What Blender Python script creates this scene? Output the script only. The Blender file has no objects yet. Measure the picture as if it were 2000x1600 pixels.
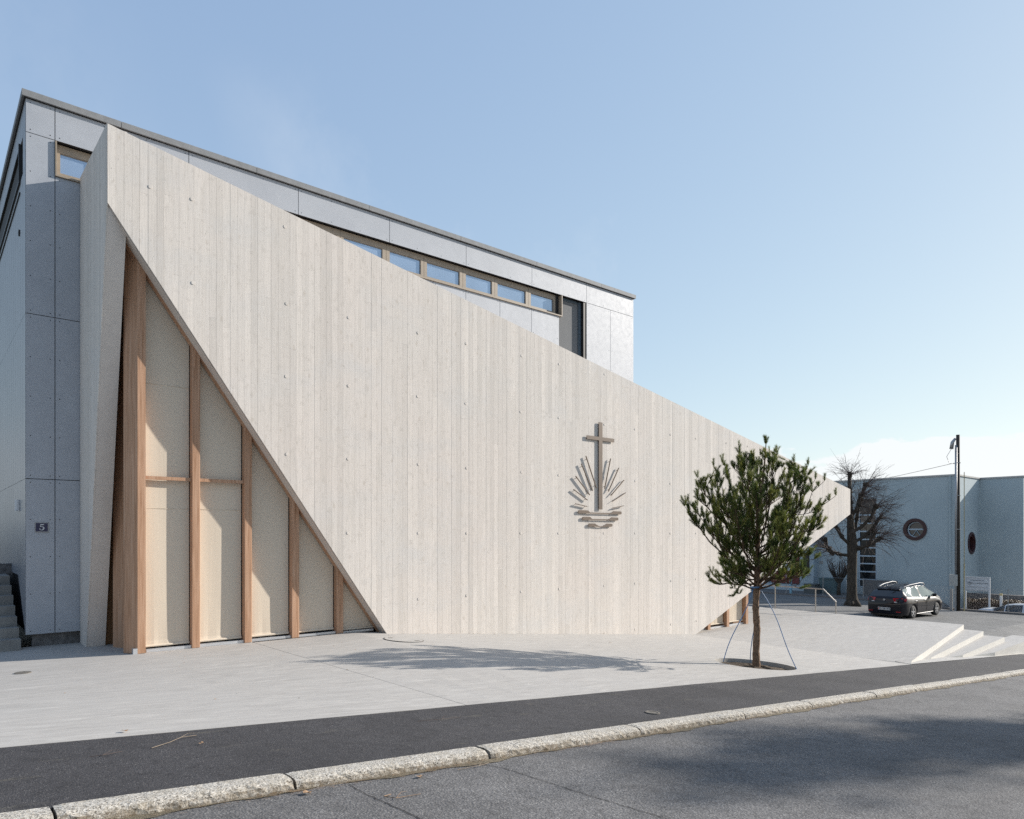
import bpy, math, random
from mathutils import Vector, Matrix, Quaternion
C = bpy.context.scene.collection
R = math.radians
rnd = random.Random(7)

# ------------------------------------------------------------------ helpers
class MB:
    def __init__(s): s.v=[]; s.f=[]; s.m=[]; s.t=[]; s.tone=0.5; s.mi=0
    def face(s, idx): s.f.append(tuple(idx)); s.m.append(s.mi); s.t.append(s.tone)
    def add(s, pts, faces):
        b=len(s.v); s.v.extend([tuple(p) for p in pts])
        for f in faces: s.face([b+i for i in f])
    def quad(s,a,b,c,d): s.add([a,b,c,d],[(0,1,2,3)])
    def box(s,x0,x1,y0,y1,z0,z1):
        s.add([(x0,y0,z0),(x1,y0,z0),(x1,y1,z0),(x0,y1,z0),(x0,y0,z1),(x1,y0,z1),(x1,y1,z1),(x0,y1,z1)],
              [(0,3,2,1),(4,5,6,7),(0,1,5,4),(1,2,6,5),(2,3,7,6),(3,0,4,7)])
    def prism(s, a, b):
        """two matching rings -> closed solid"""
        n=len(a); s.add(list(a)+list(b), [tuple(range(n-1,-1,-1)), tuple(range(n,2*n))]+[(i,(i+1)%n,(i+1)%n+n,i+n) for i in range(n)])
    def xz(s, poly, y0, y1):   # polygon in x,z extruded along y
        s.prism([(x,y0,z) for x,z in poly],[(x,y1,z) for x,z in poly])
    def yz(s, poly, x0, x1):
        s.prism([(x0,y,z) for y,z in poly],[(x1,y,z) for y,z in poly])
    def xy(s, poly, z0, z1):
        s.prism([(x,y,z0) for x,y in poly],[(x,y,z1) for x,y in poly])
    def tube(s, pts, rad, n=6, cap=True):
        pts=[Vector(p) for p in pts]
        if not hasattr(rad,'__len__'): rad=[rad]*len(pts)
        rings=[]; b=len(s.v); up=None
        for i,p in enumerate(pts):
            d=(pts[min(i+1,len(pts)-1)]-pts[max(i-1,0)])
            d=d.normalized() if d.length>1e-9 else Vector((0,0,1))
            if up is None: up=d.orthogonal().normalized()
            else:
                up=(up-d*up.dot(d)); up=up.normalized() if up.length>1e-6 else d.orthogonal().normalized()
            w=d.cross(up)
            for k in range(n):
                a=2*math.pi*k/n; s.v.append(tuple(p+(up*math.cos(a)+w*math.sin(a))*rad[i]))
        for i in range(len(pts)-1):
            for k in range(n):
                s.face((b+i*n+k,b+i*n+(k+1)%n,b+(i+1)*n+(k+1)%n,b+(i+1)*n+k))
        if cap:
            s.face([b+k for k in range(n-1,-1,-1)]); s.face([b+(len(pts)-1)*n+k for k in range(n)])
    def disc(s,c,axis,r,th,n=20):
        c=Vector(c); a=Vector(axis).normalized(); s.tube([c-a*th/2,c+a*th/2],r,n)
    def ring(s,c,axis,r0,r1,th,n=40):
        c=Vector(c); a=Vector(axis).normalized(); u=a.orthogonal().normalized(); w=a.cross(u)
        P=lambda r,h,k: c+a*h+(u*math.cos(2*math.pi*k/n)+w*math.sin(2*math.pi*k/n))*r
        b=len(s.v)
        for k in range(n): s.v.extend([tuple(P(r0,-th/2,k)),tuple(P(r1,-th/2,k)),tuple(P(r1,th/2,k)),tuple(P(r0,th/2,k))])
        for k in range(n):
            A=b+4*k; B=b+4*((k+1)%n)
            for j in range(4): s.face((A+j,A+(j+1)%4,B+(j+1)%4,B+j))
    def build(s,name,mat,parent=None,smooth=False,loc=(0,0,0)):
        me=bpy.data.meshes.new(name); me.from_pydata(s.v,[],s.f)
        mats=mat if isinstance(mat,(list,tuple)) else [mat]
        for m in mats: me.materials.append(m)
        me.polygons.foreach_set('material_index',[min(i,len(mats)-1) for i in s.m])
        if len(set(s.t))>1:
            at=me.attributes.new('tone','FLOAT','FACE'); at.data.foreach_set('value',s.t)
        if smooth: me.polygons.foreach_set('use_smooth',[True]*len(s.f))
        me.update()
        o=bpy.data.objects.new(name,me); C.objects.link(o); o.location=loc
        if parent: o.parent=parent
        return o
def tag(o,label=None,cat=None,group=None,kind=None):
    if label: o['label']=label
    if cat: o['category']=cat
    if group: o['group']=group
    if kind: o['kind']=kind
    return o
def empty(name,loc=(0,0,0),rz=0):
    o=bpy.data.objects.new(name,None); C.objects.link(o); o.location=loc; o.rotation_euler=(0,0,rz); o.empty_display_size=.2
    return o
def recalc(o):
    import bmesh
    b=bmesh.new(); b.from_mesh(o.data); bmesh.ops.recalc_face_normals(b,faces=b.faces); b.to_mesh(o.data); b.free(); return o
def lerp(a,b,t): return a+(b-a)*t
def interp(x,tab):
    if x<=tab[0][0]: return tab[0][1]
    for (a,va),(b,vb) in zip(tab,tab[1:]):
        if x<=b: return va+(vb-va)*(x-a)/(b-a)
    return tab[-1][1]
def smooth01(t): t=max(0,min(1,t)); return t*t*(3-2*t)

# ------------------------------------------------------------------ materials
class N:
    def __init__(s,name):
        s.m=bpy.data.materials.new(name); s.m.use_nodes=True; s.nt=s.m.node_tree; s.nt.nodes.clear()
        s.out=s.n('ShaderNodeOutputMaterial'); s.b=s.n('ShaderNodeBsdfPrincipled'); s.l(s.b.outputs[0],s.out.inputs[0])
    def n(s,t,**k):
        q=s.nt.nodes.new(t)
        for a,b in k.items(): setattr(q,a,b)
        return q
    def l(s,a,b): s.nt.links.new(a,b)
    def set(s,sock,v):
        if isinstance(v,bpy.types.NodeSocket): s.l(v,sock)
        elif v is not None:
            if hasattr(v,'__len__') and len(v)==3 and sock.type=='RGBA': v=(*v,1)
            sock.default_value=v
    def math(s,op,a,b=None,c=None,clamp=False):
        q=s.n('ShaderNodeMath',operation=op,use_clamp=clamp); s.set(q.inputs[0],a); s.set(q.inputs[1],b)
        if c is not None: s.set(q.inputs[2],c)
        return q.outputs[0]
    def pos(s,sc=(1,1,1),rot=(0,0,0)):
        g=s.n('ShaderNodeTexCoord'); mp=s.n('ShaderNodeMapping'); s.l(g.outputs['Object'],mp.inputs[0])
        mp.inputs['Scale'].default_value=sc; mp.inputs['Rotation'].default_value=rot
        return mp.outputs[0]
    def noise(s,vec,scale,detail=4,rough=.55,dist=0):
        q=s.n('ShaderNodeTexNoise'); s.l(vec,q.inputs['Vector']); q.inputs['Scale'].default_value=scale
        q.inputs['Detail'].default_value=detail; q.inputs['Roughness'].default_value=rough; q.inputs['Distortion'].default_value=dist
        return q.outputs['Fac']
    def vor(s,vec,scale,feature='F1',out='Distance'):
        q=s.n('ShaderNodeTexVoronoi',feature=feature); s.l(vec,q.inputs['Vector']); q.inputs['Scale'].default_value=scale
        return q.outputs[out]
    def ramp(s,fac,stops,interp='LINEAR'):
        q=s.n('ShaderNodeValToRGB'); q.color_ramp.interpolation=interp; e=q.color_ramp.elements
        while len(e)<len(stops): e.new(.5)
        for i,(p,c) in enumerate(stops):
            e[i].position=p; c=c if hasattr(c,'__len__') else (c,c,c); e[i].color=(*c,1)
        s.set(q.inputs[0],fac); return q.outputs[0]
    def mix(s,fac,a,b,mode='MIX'):
        q=s.n('ShaderNodeMix',data_type='RGBA',blend_type=mode); s.set(q.inputs[0],fac); s.set(q.inputs[6],a); s.set(q.inputs[7],b)
        return q.outputs[2]
    def attr(s,name='tone'):
        return s.n('ShaderNodeAttribute',attribute_name=name).outputs['Fac']
    def bump(s,h,strength=.3,dist=.01,prev=None):
        q=s.n('ShaderNodeBump'); s.set(q.inputs['Height'],h); q.inputs['Strength'].default_value=strength; q.inputs['Distance'].default_value=dist
        if prev is not None: s.l(prev,q.inputs['Normal'])
        return q.outputs[0]
    def fin(s,col,rough=.6,metal=0,normal=None,spec=None,**k):
        s.set(s.b.inputs['Base Color'],col); s.set(s.b.inputs['Roughness'],rough); s.set(s.b.inputs['Metallic'],metal)
        if spec is not None: s.b.inputs['Specular IOR Level'].default_value=spec
        if normal is not None: s.l(normal,s.b.inputs['Normal'])
        for a,b in k.items(): s.set(s.b.inputs[a.replace('_',' ')],b)
        return s.m

def m_simple(name,col,rough=.5,metal=0,var=.12,scale=6,spec=None,bump=0,bscale=80):
    n=N(name); p=n.pos(); f=n.noise(p,scale,5)
    lo=tuple(c*(1-var) for c in col); hi=tuple(min(1,c*(1+var)) for c in col)
    c=n.ramp(f,[(.3,lo),(.7,hi)])
    nm=n.bump(n.noise(p,bscale,3),bump,.01) if bump else None
    return n.fin(c,rough,metal,nm,spec)

def m_boards(name='board_marked_concrete',side=False):
    n=N(name); tone=n.attr()
    p=n.pos((1,1,1)); ps=n.pos((9,9,.55)); pf=n.pos((70,70,2.2)); 
    base=n.ramp(tone,[(0,(.575,.535,.49)),(.35,(.645,.60,.55)),(.7,(.68,.632,.58)),(1,(.735,.68,.62))])
    big=n.noise(p,.35,3); base=n.mix(n.ramp(big,[(.35,0),(.7,.5)]),base,(.69,.61,.55))
    blue=n.noise(n.pos((.5,.5,.9)),1.3,4,.6); base=n.mix(n.ramp(blue,[(.5,0),(.75,.45)]),base,(.575,.57,.56))
    g=n.noise(ps,2.4,6,.65,.3); base=n.mix(n.ramp(g,[(.30,.38),(.48,0)]),base,(.50,.46,.41)); mt=n.noise(n.pos((1,1,.6)),14,6,.7); base=n.mix(n.ramp(mt,[(.3,.5),(.47,0),(.6,0)]),base,(.46,.42,.375))
    gf=n.noise(pf,1,4,.6); base=n.mix(n.ramp(gf,[(.35,.18),(.6,0)]),base,(.46,.43,.39))
    # dark air-holes and knots
    v=n.vor(n.pos((1,1,.8)),9,'F1'); k=n.ramp(v,[(.035,1),(.075,0)]); 
    sel=n.ramp(n.noise(p,5,2),[(.45,0),(.52,1)]); hole=n.math('MULTIPLY',k,sel)
    base=n.mix(n.math('MULTIPLY',hole,.55),base,(.16,.14,.12))
    kn=n.vor(n.pos((1,1,.5)),4.2,'F1'); base=n.mix(n.ramp(kn,[(.03,.40),(.14,0)]),base,(.42,.36,.29)); ds=n.noise(n.pos((3,3,.35)),1.6,5,.65); base=n.mix(n.ramp(ds,[(.56,0),(.72,.4)]),base,(.56,.515,.46))
    h=n.math('ADD',n.math('MULTIPLY',gf,.6),n.math('MULTIPLY',hole,-1.5)); h=n.math('ADD',h,g)
    return n.fin(base,.82,0,n.bump(h,.35,.004),.3)

def m_concrete(name,lo,hi,streak=(1.2,5,5),scale=1.0,rough=.75,bump=.15):
    n=N(name); p=n.pos(streak); q=n.pos()
    a=n.noise(p,scale,6,.62,.4); b=n.noise(q,.45,4,.6); c=n.noise(q,60,3,.6)
    col=n.ramp(a,[(.28,lo),(.72,hi)])
    col=n.mix(n.ramp(b,[(.35,.0),(.75,.45)]),col,tuple(x*.86 for x in lo))
    col=n.mix(n.ramp(c,[(.3,.16),(.55,0)]),col,tuple(x*.6 for x in lo))
    fs=n.noise(n.pos((3,22,1),(0,0,.15)),1.5,5,.7,.8); col=n.mix(n.ramp(fs,[(.35,.22),(.55,0)]),col,tuple(x*.8 for x in lo))
    v=n.vor(q,3.2,'F1'); col=n.mix(n.ramp(v,[(.012,.5),(.03,0)]),col,(.12,.10,.08))
    return n.fin(col,rough,0,n.bump(n.math('ADD',c,a),bump,.006),.3)

def m_asphalt(name,lo,hi,sp,amount=.5,fine=1.0,stain=(.2,.18,.15),bump=.6):
    n=N(name); q=n.pos(); 
    a=n.noise(q,95*fine,4,.75); b=n.noise(q,.8,5,.6); 
    col=n.ramp(a,[(.34,lo),(.66,hi)])
    v=n.n('ShaderNodeTexVoronoi'); n.l(q,v.inputs['Vector']); v.inputs['Scale'].default_value=120*fine
    w=n.ramp(v.outputs['Distance'],[(.20,1),(.42,0)]); cs=n.n('ShaderNodeSeparateColor'); n.l(v.outputs['Color'],cs.inputs[0])
    pick=n.ramp(cs.outputs[0],[(1-amount*.35,0),(1-amount*.35+.05,1)]); 
    col=n.mix(n.math('MULTIPLY',w,pick),col,sp)
    dk=n.ramp(cs.outputs[1],[(.12,1),(.17,0)]); col=n.mix(n.math('MULTIPLY',n.math('MULTIPLY',w,dk),.8),col,tuple(x*.25 for x in lo))
    col=n.mix(n.ramp(b,[(.35,.35),(.6,0)]),col,tuple(x*.75 for x in lo),)
    st=n.noise(n.pos((1.2,5,1)),1.1,6,.7); col=n.mix(n.ramp(st,[(.60,0),(.72,.35)]),col,stain)
    md=n.noise(q,7,6,.75,.5); col=n.mix(n.ramp(md,[(.32,.45),(.5,0)]),col,tuple(x*.55 for x in lo)); col=n.mix(n.ramp(md,[(.58,0),(.75,.25)]),col,tuple(min(1,x*1.25) for x in hi))
    h=n.math('SUBTRACT',a,n.math('MULTIPLY',v.outputs['Distance'],.7))
    return n.fin(col,.85,0,n.bump(h,bump,.006),.25)

def m_granite():
    n=N('granite'); q=n.pos(); v=n.n('ShaderNodeTexVoronoi'); n.l(q,v.inputs['Vector']); v.inputs['Scale'].default_value=120
    cs=n.n('ShaderNodeSeparateColor'); n.l(v.outputs['Color'],cs.inputs[0])
    col=n.ramp(cs.outputs[0],[(.0,(.10,.09,.08)),(.18,(.27,.25,.22)),(.40,(.46,.43,.38)),(.8,(.58,.545,.485)),(1,(.68,.65,.60))])
    g=n.noise(q,7,5,.7); col=n.mix(n.ramp(g,[(.42,.0),(.7,.5)]),col,(.36,.31,.23))
    a=n.noise(q,30,5,.7); h=n.math('ADD',n.math('MULTIPLY',a,2),cs.outputs[0])
    dn=n.noise(q,16,5,.7); df=n.math('MULTIPLY',n.attr(),n.ramp(dn,[(.38,.25),(.62,.95)])); col=n.mix(df,col,(.17,.13,.085))
    return n.fin(col,.8,0,n.bump(h,.7,.01),.3)

def m_wood(name,a,b,c,along='z',rough=.6):
    n=N(name); sc=(26,26,.9) if along=='z' else (.9,26,26)
    p=n.pos(sc); f=n.noise(p,1.3,6,.6,.6); q=n.noise(n.pos((1,1,.25)),1.5,3)
    col=n.ramp(f,[(.3,a),(.5,b),(.72,c)]); col=n.mix(n.ramp(q,[(.4,0),(.75,.4)]),col,tuple(x*.75 for x in b))
    return n.fin(col,rough,0,n.bump(f,.15,.003),.35)

def m_fabric(name,lo,hi,scale=260,rough=.8):
    n=N(name); p=n.pos((1,1,1)); f=n.noise(p,scale,2,.8); v=n.vor(p,scale*.6)
    col=n.ramp(f,[(.35,lo),(.65,hi)]); col=n.mix(n.ramp(v,[(.1,.5),(.25,0)]),col,tuple(min(1,x*1.3) for x in hi))
    w=n.noise(n.pos((5,5,.5)),1.3,3)
    hh=n.math('ADD',f,n.math('MULTIPLY',w,2))
    return n.fin(col,rough,0,n.bump(w,.25,.01),.3)

def m_panel(name,lo,hi,spec=.6,rough=.32,bmp=.04):
    n=N(name); q=n.pos(); a=n.noise(q,1.1,6,.62,.6); b=n.noise(q,7,4,.6); t=n.attr()
    col=n.ramp(a,[(.3,lo),(.7,hi)])
    col=n.mix(n.ramp(b,[(.4,0),(.75,.35)]),col,tuple(x*.86 for x in lo))
    col=n.mix(n.math('MULTIPLY',t,.35),col,tuple(x*.88 for x in hi))
    r=n.ramp(b,[(.3,rough*.9),(.8,rough*1.2)]) if bmp else rough
    return n.fin(col,r,0,None,spec)

def m_glass(name,col=(.02,.03,.04),rough=.03,spec=.8,metal=0.0):
    n=N(name); q=n.pos(); f=n.noise(q,.8,2); return n.fin(n.ramp(f,[(.3,col),(.7,tuple(c*1.15 for c in col))]),rough,metal,n.bump(f,.03,.02),spec)

def m_leaf(name,cols,trans=.25):
    n=N(name); t=n.attr(); col=n.ramp(t,[(i/(len(cols)-1),c) for i,c in enumerate(cols)])
    n.fin(col,.55,0,None,.35)
    tr=n.n('ShaderNodeBsdfTranslucent'); n.set(tr.inputs[0],col); mx=n.n('ShaderNodeMixShader'); mx.inputs[0].default_value=trans
    n.l(n.b.outputs[0],mx.inputs[1]); n.l(tr.outputs[0],mx.inputs[2]); n.l(mx.outputs[0],n.out.inputs[0]); return n.m

def m_render(name,lo,hi):
    n=N(name); q=n.pos(); a=n.noise(q,.5,5,.6); b=n.noise(q,45,3,.7); s_=n.noise(n.pos((4,4,.35)),.9,5,.6)
    col=n.ramp(a,[(.35,lo),(.68,hi)]); col=n.mix(n.ramp(s_,[(.5,0),(.8,.3)]),col,tuple(x*.78 for x in lo))
    return n.fin(col,.9,0,n.bump(a,.1,.01),.2)

def m_bark(name,a,b,sc=(14,14,3)):
    n=N(name); p=n.pos(sc); f=n.noise(p,1.6,6,.7,.5); v=n.vor(p,2.2)
    col=n.ramp(f,[(.32,a),(.68,b)]); 
    return n.fin(col,.9,0,n.bump(n.math('ADD',f,v),.8,.02),.15)

M={}
M['boards']=m_boards()
M['soffit']=m_concrete('cast_concrete',(.63,.565,.51),(.73,.665,.605),(2,2,.6),1.2,.8,.05)
def m_plaza():
    n=N('plaza_concrete'); q=n.pos()
    a=n.noise(n.pos((1.1,5.5,1),(0,0,.12)),1.6,8,.68,1.2); b=n.noise(q,.5,5,.65,.5); f=n.noise(q,75,3,.7); w_=n.noise(n.pos((2.2,16,1),(0,0,-.1)),1.7,7,.7,1.5)
    col=n.ramp(a,[(.30,(.325,.308,.287)),(.55,(.42,.40,.373)),(.72,(.505,.482,.448))])
    col=n.mix(n.ramp(b,[(.40,.0),(.62,.45)]),col,(.40,.385,.365))
    col=n.mix(n.ramp(w_,[(.30,.5),(.46,0)]),col,(.33,.315,.30)); col=n.mix(n.ramp(w_,[(.60,0),(.74,.45)]),col,(.60,.575,.535))
    col=n.mix(n.ramp(f,[(.3,.35),(.5,0)]),col,(.28,.265,.25))
    for sc,th,dk in ((4.5,.016,.75),(11,.022,.5)):
        v=n.vor(q,sc,'F1'); col=n.mix(n.ramp(v,[(th,dk),(th*2.2,0)]),col,(.10,.085,.065))
    sn=n.noise(n.pos((1,1.6,1)),2.2,4,.6,2.5); col=n.mix(n.ramp(sn,[(.70,0),(.76,.30),(.80,.05)]),col,(.27,.26,.245))
    return n.fin(col,.72,0,n.bump(n.math('ADD',f,a),.14,.006),.3)
M['plaza']=m_plaza()
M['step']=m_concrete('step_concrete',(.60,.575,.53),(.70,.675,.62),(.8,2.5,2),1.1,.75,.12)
M['oldstep']=m_concrete('old_step_concrete',(.20,.195,.185),(.32,.31,.29),(2,2,2),1.5,.85,.3)
M['asph_walk']=m_asphalt('asphalt_walk',(.030,.029,.031),(.088,.085,.089),(.24,.23,.22),.5,.8,(.20,.18,.13),.7)
M['asph_road']=m_asphalt('asphalt_road',(.082,.080,.080),(.225,.218,.215),(.36,.35,.33),.9,.5,(.13,.12,.115),1.0)
M['gravel']=m_asphalt('gravel',(.09,.09,.09),(.24,.235,.225),(.46,.45,.43),.9,.3,(.30,.28,.25),1.0)
M['earth']=m_concrete('earth',(.10,.10,.085),(.17,.16,.13),(1,1,1),.3,.95,.3)
M['soil']=m_asphalt('pit_soil',(.035,.024,.016),(.12,.088,.06),(.34,.28,.2),.8,.35,(.2,.15,.1),1.0)
M['granite']=m_granite()
M['grime']=m_asphalt('gutter_grime',(.10,.085,.06),(.24,.20,.14),(.4,.34,.24),.8,1,(.3,.25,.18),.8)
M['fir']=m_wood('douglas_fir',(.31,.16,.085),(.45,.265,.165),(.55,.355,.24))
M['fir_dark']=m_wood('fir_board',(.20,.105,.05),(.30,.17,.085),(.36,.21,.11))
M['blind']=m_fabric('blind_fabric',(.57,.485,.385),(.66,.575,.465))
M['greyblind']=m_fabric('grey_blind_fabric',(.13,.135,.14),(.19,.195,.20))
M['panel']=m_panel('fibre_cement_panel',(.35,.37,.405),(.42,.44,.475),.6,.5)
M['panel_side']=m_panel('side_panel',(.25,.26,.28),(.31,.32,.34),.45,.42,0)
M['coping']=m_simple('coping_metal',(.22,.225,.23),.7,.0,.12,9,bump=.05)
M['black']=m_simple('dark_recess',(.012,.012,.014),.7,0,.2,3)
M['bronze']=m_simple('window_bronze',(.31,.255,.195),.5,.0,.08,12)
M['emblem']=m_simple('emblem_metal',(.125,.088,.062),.6,.1,.1,14)
M['glass']=m_glass('window_glass',(.33,.42,.54),.05,1.0,.55)
M['glass_dark']=m_glass('dark_glass',(.015,.018,.02),.03,.8)
M['alu']=m_simple('aluminium',(.62,.63,.65),.35,.6,.06,10)
M['galv']=m_simple('galvanised_steel',(.34,.345,.35),.45,.7,.15,18)
M['rail']=m_simple('rail_metal',(.30,.30,.30),.5,.2,.1,12)
M['steel']=m_simple('brushed_steel',(.50,.47,.43),.38,.85,.1,12)
M['blue']=m_render('blue_render',(.395,.455,.475),(.45,.51,.525))
M['blue_pale']=m_render('pale_blue_render',(.37,.44,.48),(.43,.50,.54))
M['red_ring']=m_simple('maroon_paint',(.045,.011,.013),.45,0,.15,8)
M['red_panel']=m_simple('red_wood_panel',(.14,.02,.018),.5,0,.15,8)
M['white']=m_simple('white_paint',(.60,.61,.62),.5,0,.05,8)
M['pale_metal']=m_simple('pale_blue_frame',(.42,.50,.56),.5,0,.05,8)
M['stone']=m_simple('grey_stone_wall',(.16,.15,.145),.9,0,.35,14,bump=.6,bscale=30)
M['stone_lit']=m_simple('stone_sunlit_tone',(.42,.39,.34),.9,0,.15,14,bump=.4,bscale=30)  # lighter copy of the wall stone, sunlight painted into the pier's colour
M['bark_pine']=m_bark('pine_bark',(.085,.055,.038),(.30,.20,.135),(26,26,9))
M['bark_limb']=m_bark('limb_bark',(.045,.03,.02),(.12,.08,.05),(22,22,7))
M['bark_bare']=m_bark('bare_bark',(.025,.02,.016),(.10,.085,.068))
M['twig']=m_simple('twig_bark',(.075,.052,.044),.8,0,.3,5)
M['needles']=m_leaf('pine_needles',[(.020,.042,.014),(.070,.108,.030),(.155,.18,.042),(.26,.26,.065)],.4)
M['leafy']=m_leaf('evergreen_leaves',[(.02,.04,.015),(.05,.08,.025)],.2)
M['hedge']=m_leaf('brown_hedge_leaves',[(.035,.02,.012),(.09,.045,.028),(.12,.10,.04)],.2)
M['cable']=m_simple('blue_rope',(.10,.22,.42),.5,0,.1,20)
M['rubber']=m_simple('tyre_rubber',(.02,.02,.02),.8,0,.2,20)
M['alloy']=m_simple('alloy_rim',(.55,.55,.56),.3,.8,.05,10)
M['trim']=m_simple('car_black_trim',(.015,.015,.016),.5,0,.1,10)
M['chrome']=m_simple('chrome_trim',(.42,.42,.43),.35,.5,.03,10)
M['redlight']=m_simple('red_lamp_glass',(.38,.012,.02),.15,0,.15,30)
M['plate_blue']=m_simple('enamel_blue',(.02,.022,.07),.25,0,.05,10)
M['olive']=m_simple('teal_box',(.085,.15,.165),.6,0,.15,20)
M['wood_pole']=m_simple('tarred_pole',(.035,.028,.022),.8,0,.3,8)
M['yellow']=m_simple('faded_yellow_paint',(.40,.33,.16),.6,0,.15,8)
M['ink']=m_simple('sign_ink',(.05,.075,.10),.6,0,.1,8)
M['inkred']=m_simple('plate_red',(.4,.03,.03),.5,0,.1,8)
M['twigpale']=m_simple('dry_twig',(.24,.19,.14),.8,0,.3,20)
M['leafdry']=m_simple('dry_leaf',(.26,.165,.095),.7,0,.35,25)
M['iron']=m_simple('cast_iron',(.16,.145,.125),.7,.3,.3,20,bump=.3)
def paint(name,col,coat=.7,rough=.32):
    n=N(name); q=n.pos(); f=n.noise(q,3,3)
    n.fin(n.ramp(f,[(.3,col),(.7,tuple(c*1.1 for c in col))]),.45,.0,None,.1); n.b.inputs['Coat Weight'].default_value=coat; n.b.inputs['Coat Roughness'].default_value=.03
    return n.m
M['paint_dark']=paint('anthracite_paint',(.009,.009,.014),.5,.35)
M['paint_white']=paint('white_car_paint',(.55,.57,.60),.5)

# ------------------------------------------------------------------ camera, light, sky
cam=bpy.data.cameras.new('camera'); co=bpy.data.objects.new('camera',cam); C.objects.link(co)
co.location=(0,0,0); co.rotation_euler=(R(90),0,-math.atan2(.653,.757))
cam.sensor_width=36; cam.lens=36*1372/2000; cam.shift_y=.1215; cam.clip_end=3000; cam.clip_start=.05
bpy.context.scene.camera=co
SD=Vector((3,-1,1.40)).normalized()
sun=bpy.data.lights.new('sun','SUN'); so=bpy.data.objects.new('sun',sun); C.objects.link(so)
so.rotation_euler=SD.to_track_quat('Z','Y').to_euler(); sun.energy=4.6; sun.angle=R(.55); sun.color=(1,.94,.86)
w=bpy.data.worlds.new('World'); bpy.context.scene.world=w; w.use_nodes=True; nt=w.node_tree; nt.nodes.clear()
def wn(t,**k):
    q=nt.nodes.new(t)
    for a,b in k.items(): setattr(q,a,b)
    return q
L=nt.links.new
sky=wn('ShaderNodeTexSky',sky_type='NISHITA',sun_disc=False); sky.sun_elevation=math.asin(SD.z); sky.sun_rotation=math.atan2(SD.x,SD.y)
sky.air_density=1.0; sky.dust_density=.6; sky.ozone_density=1.2; sky.altitude=400
bg=wn('ShaderNodeBackground'); bg.inputs[1].default_value=.115; wo=wn('ShaderNodeOutputWorld')
tc=wn('ShaderNodeTexCoord'); sp=wn('ShaderNodeSeparateXYZ'); L(tc.outputs['Generated'],sp.inputs[0])
def wm(op,a,b=None,clamp=False):
    q=wn('ShaderNodeMath',operation=op,use_clamp=clamp)
    for i,x in enumerate((a,b)):
        if x is None: continue
        if isinstance(x,bpy.types.NodeSocket): L(x,q.inputs[i])
        else: q.inputs[i].default_value=x
    return q.outputs[0]
def wr(f,st):
    q=wn('ShaderNodeValToRGB'); e=q.color_ramp.elements
    while len(e)<len(st): e.new(.5)
    for i,(p,c) in enumerate(st): e[i].position=p; e[i].color=(c,c,c,1)
    L(f,q.inputs[0]); return q.outputs[0]
def wnoise(sc,scale,det,rough=.6,loc=(0,0,0)):
    mp=wn('ShaderNodeMapping'); mp.inputs['Scale'].default_value=sc; mp.inputs['Location'].default_value=loc; L(tc.outputs['Generated'],mp.inputs[0])
    q=wn('ShaderNodeTexNoise'); L(mp.outputs[0],q.inputs['Vector']); q.inputs['Scale'].default_value=scale; q.inputs['Detail'].default_value=det; q.inputs['Roughness'].default_value=rough
    return q.outputs['Fac']
# low cumulus bank near the horizon, thin cirrus higher up
elev=sp.outputs[2]
cl=wnoise((1,1,2.4),8.5,10,.58,(.3,.1,0))
bank=wm('ADD',wr(elev,[(.0,.30),(.05,.42),(.078,.82),(.10,.62),(.13,.05)]),.06)
puff=wr(wm('ADD',cl,wm('MULTIPLY',wm('SUBTRACT',wm('MULTIPLY',bank,1.0),.5),.6)),[(.50,0),(.54,1)])
puff=wm('MULTIPLY',puff,wr(elev,[(0,1),(.12,1),(.15,0)]))
ci=wnoise((1.3,1.3,1),2.6,9,.62,(1.2,.4,.2)); cim=wnoise((1,1,1),1.9,3,.5,(.2,.9,0))
cirr=wm('MULTIPLY',wm('MULTIPLY',wr(ci,[(.50,0),(.80,.30)]),wr(cim,[(.48,0),(.62,1)])),wr(elev,[(.1,0),(.22,1),(.6,.8)]))
mx=wn('ShaderNodeMix',data_type='RGBA'); L(wm('ADD',wm('MULTIPLY',puff,.85),cirr,True),mx.inputs[0])
hs=wn('ShaderNodeHueSaturation'); hs.inputs['Saturation'].default_value=.88; hs.inputs['Value'].default_value=1.0; L(sky.outputs[0],hs.inputs['Color'])
sc_=wn('ShaderNodeSeparateColor'); L(hs.outputs[0],sc_.inputs[0]); cc_=wn('ShaderNodeCombineColor')
KX=.115*2**.62
for i_,(pw,am) in enumerate(((.55,.785),(.47,.834),(.30,.872))): L(wm('MULTIPLY',wm('POWER',wm('MULTIPLY',sc_.outputs[i_],KX),pw),am/KX),cc_.inputs[i_])
L(cc_.outputs[0],mx.inputs[6]); mx.inputs[7].default_value=(5.45,5.6,5.7,1)
L(mx.outputs[2],bg.inputs[0]); L(bg.outputs[0],wo.inputs[0])
vs=bpy.context.scene.view_settings; vs.view_transform='Standard'; vs.look='None'; vs.gamma=1; vs.exposure=0.62
try:
    bpy.context.scene.cycles.use_denoising=False; bpy.context.scene.cycles.sample_clamp_indirect=3.0; bpy.context.scene.cycles.max_bounces=6
except Exception: pass

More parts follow.
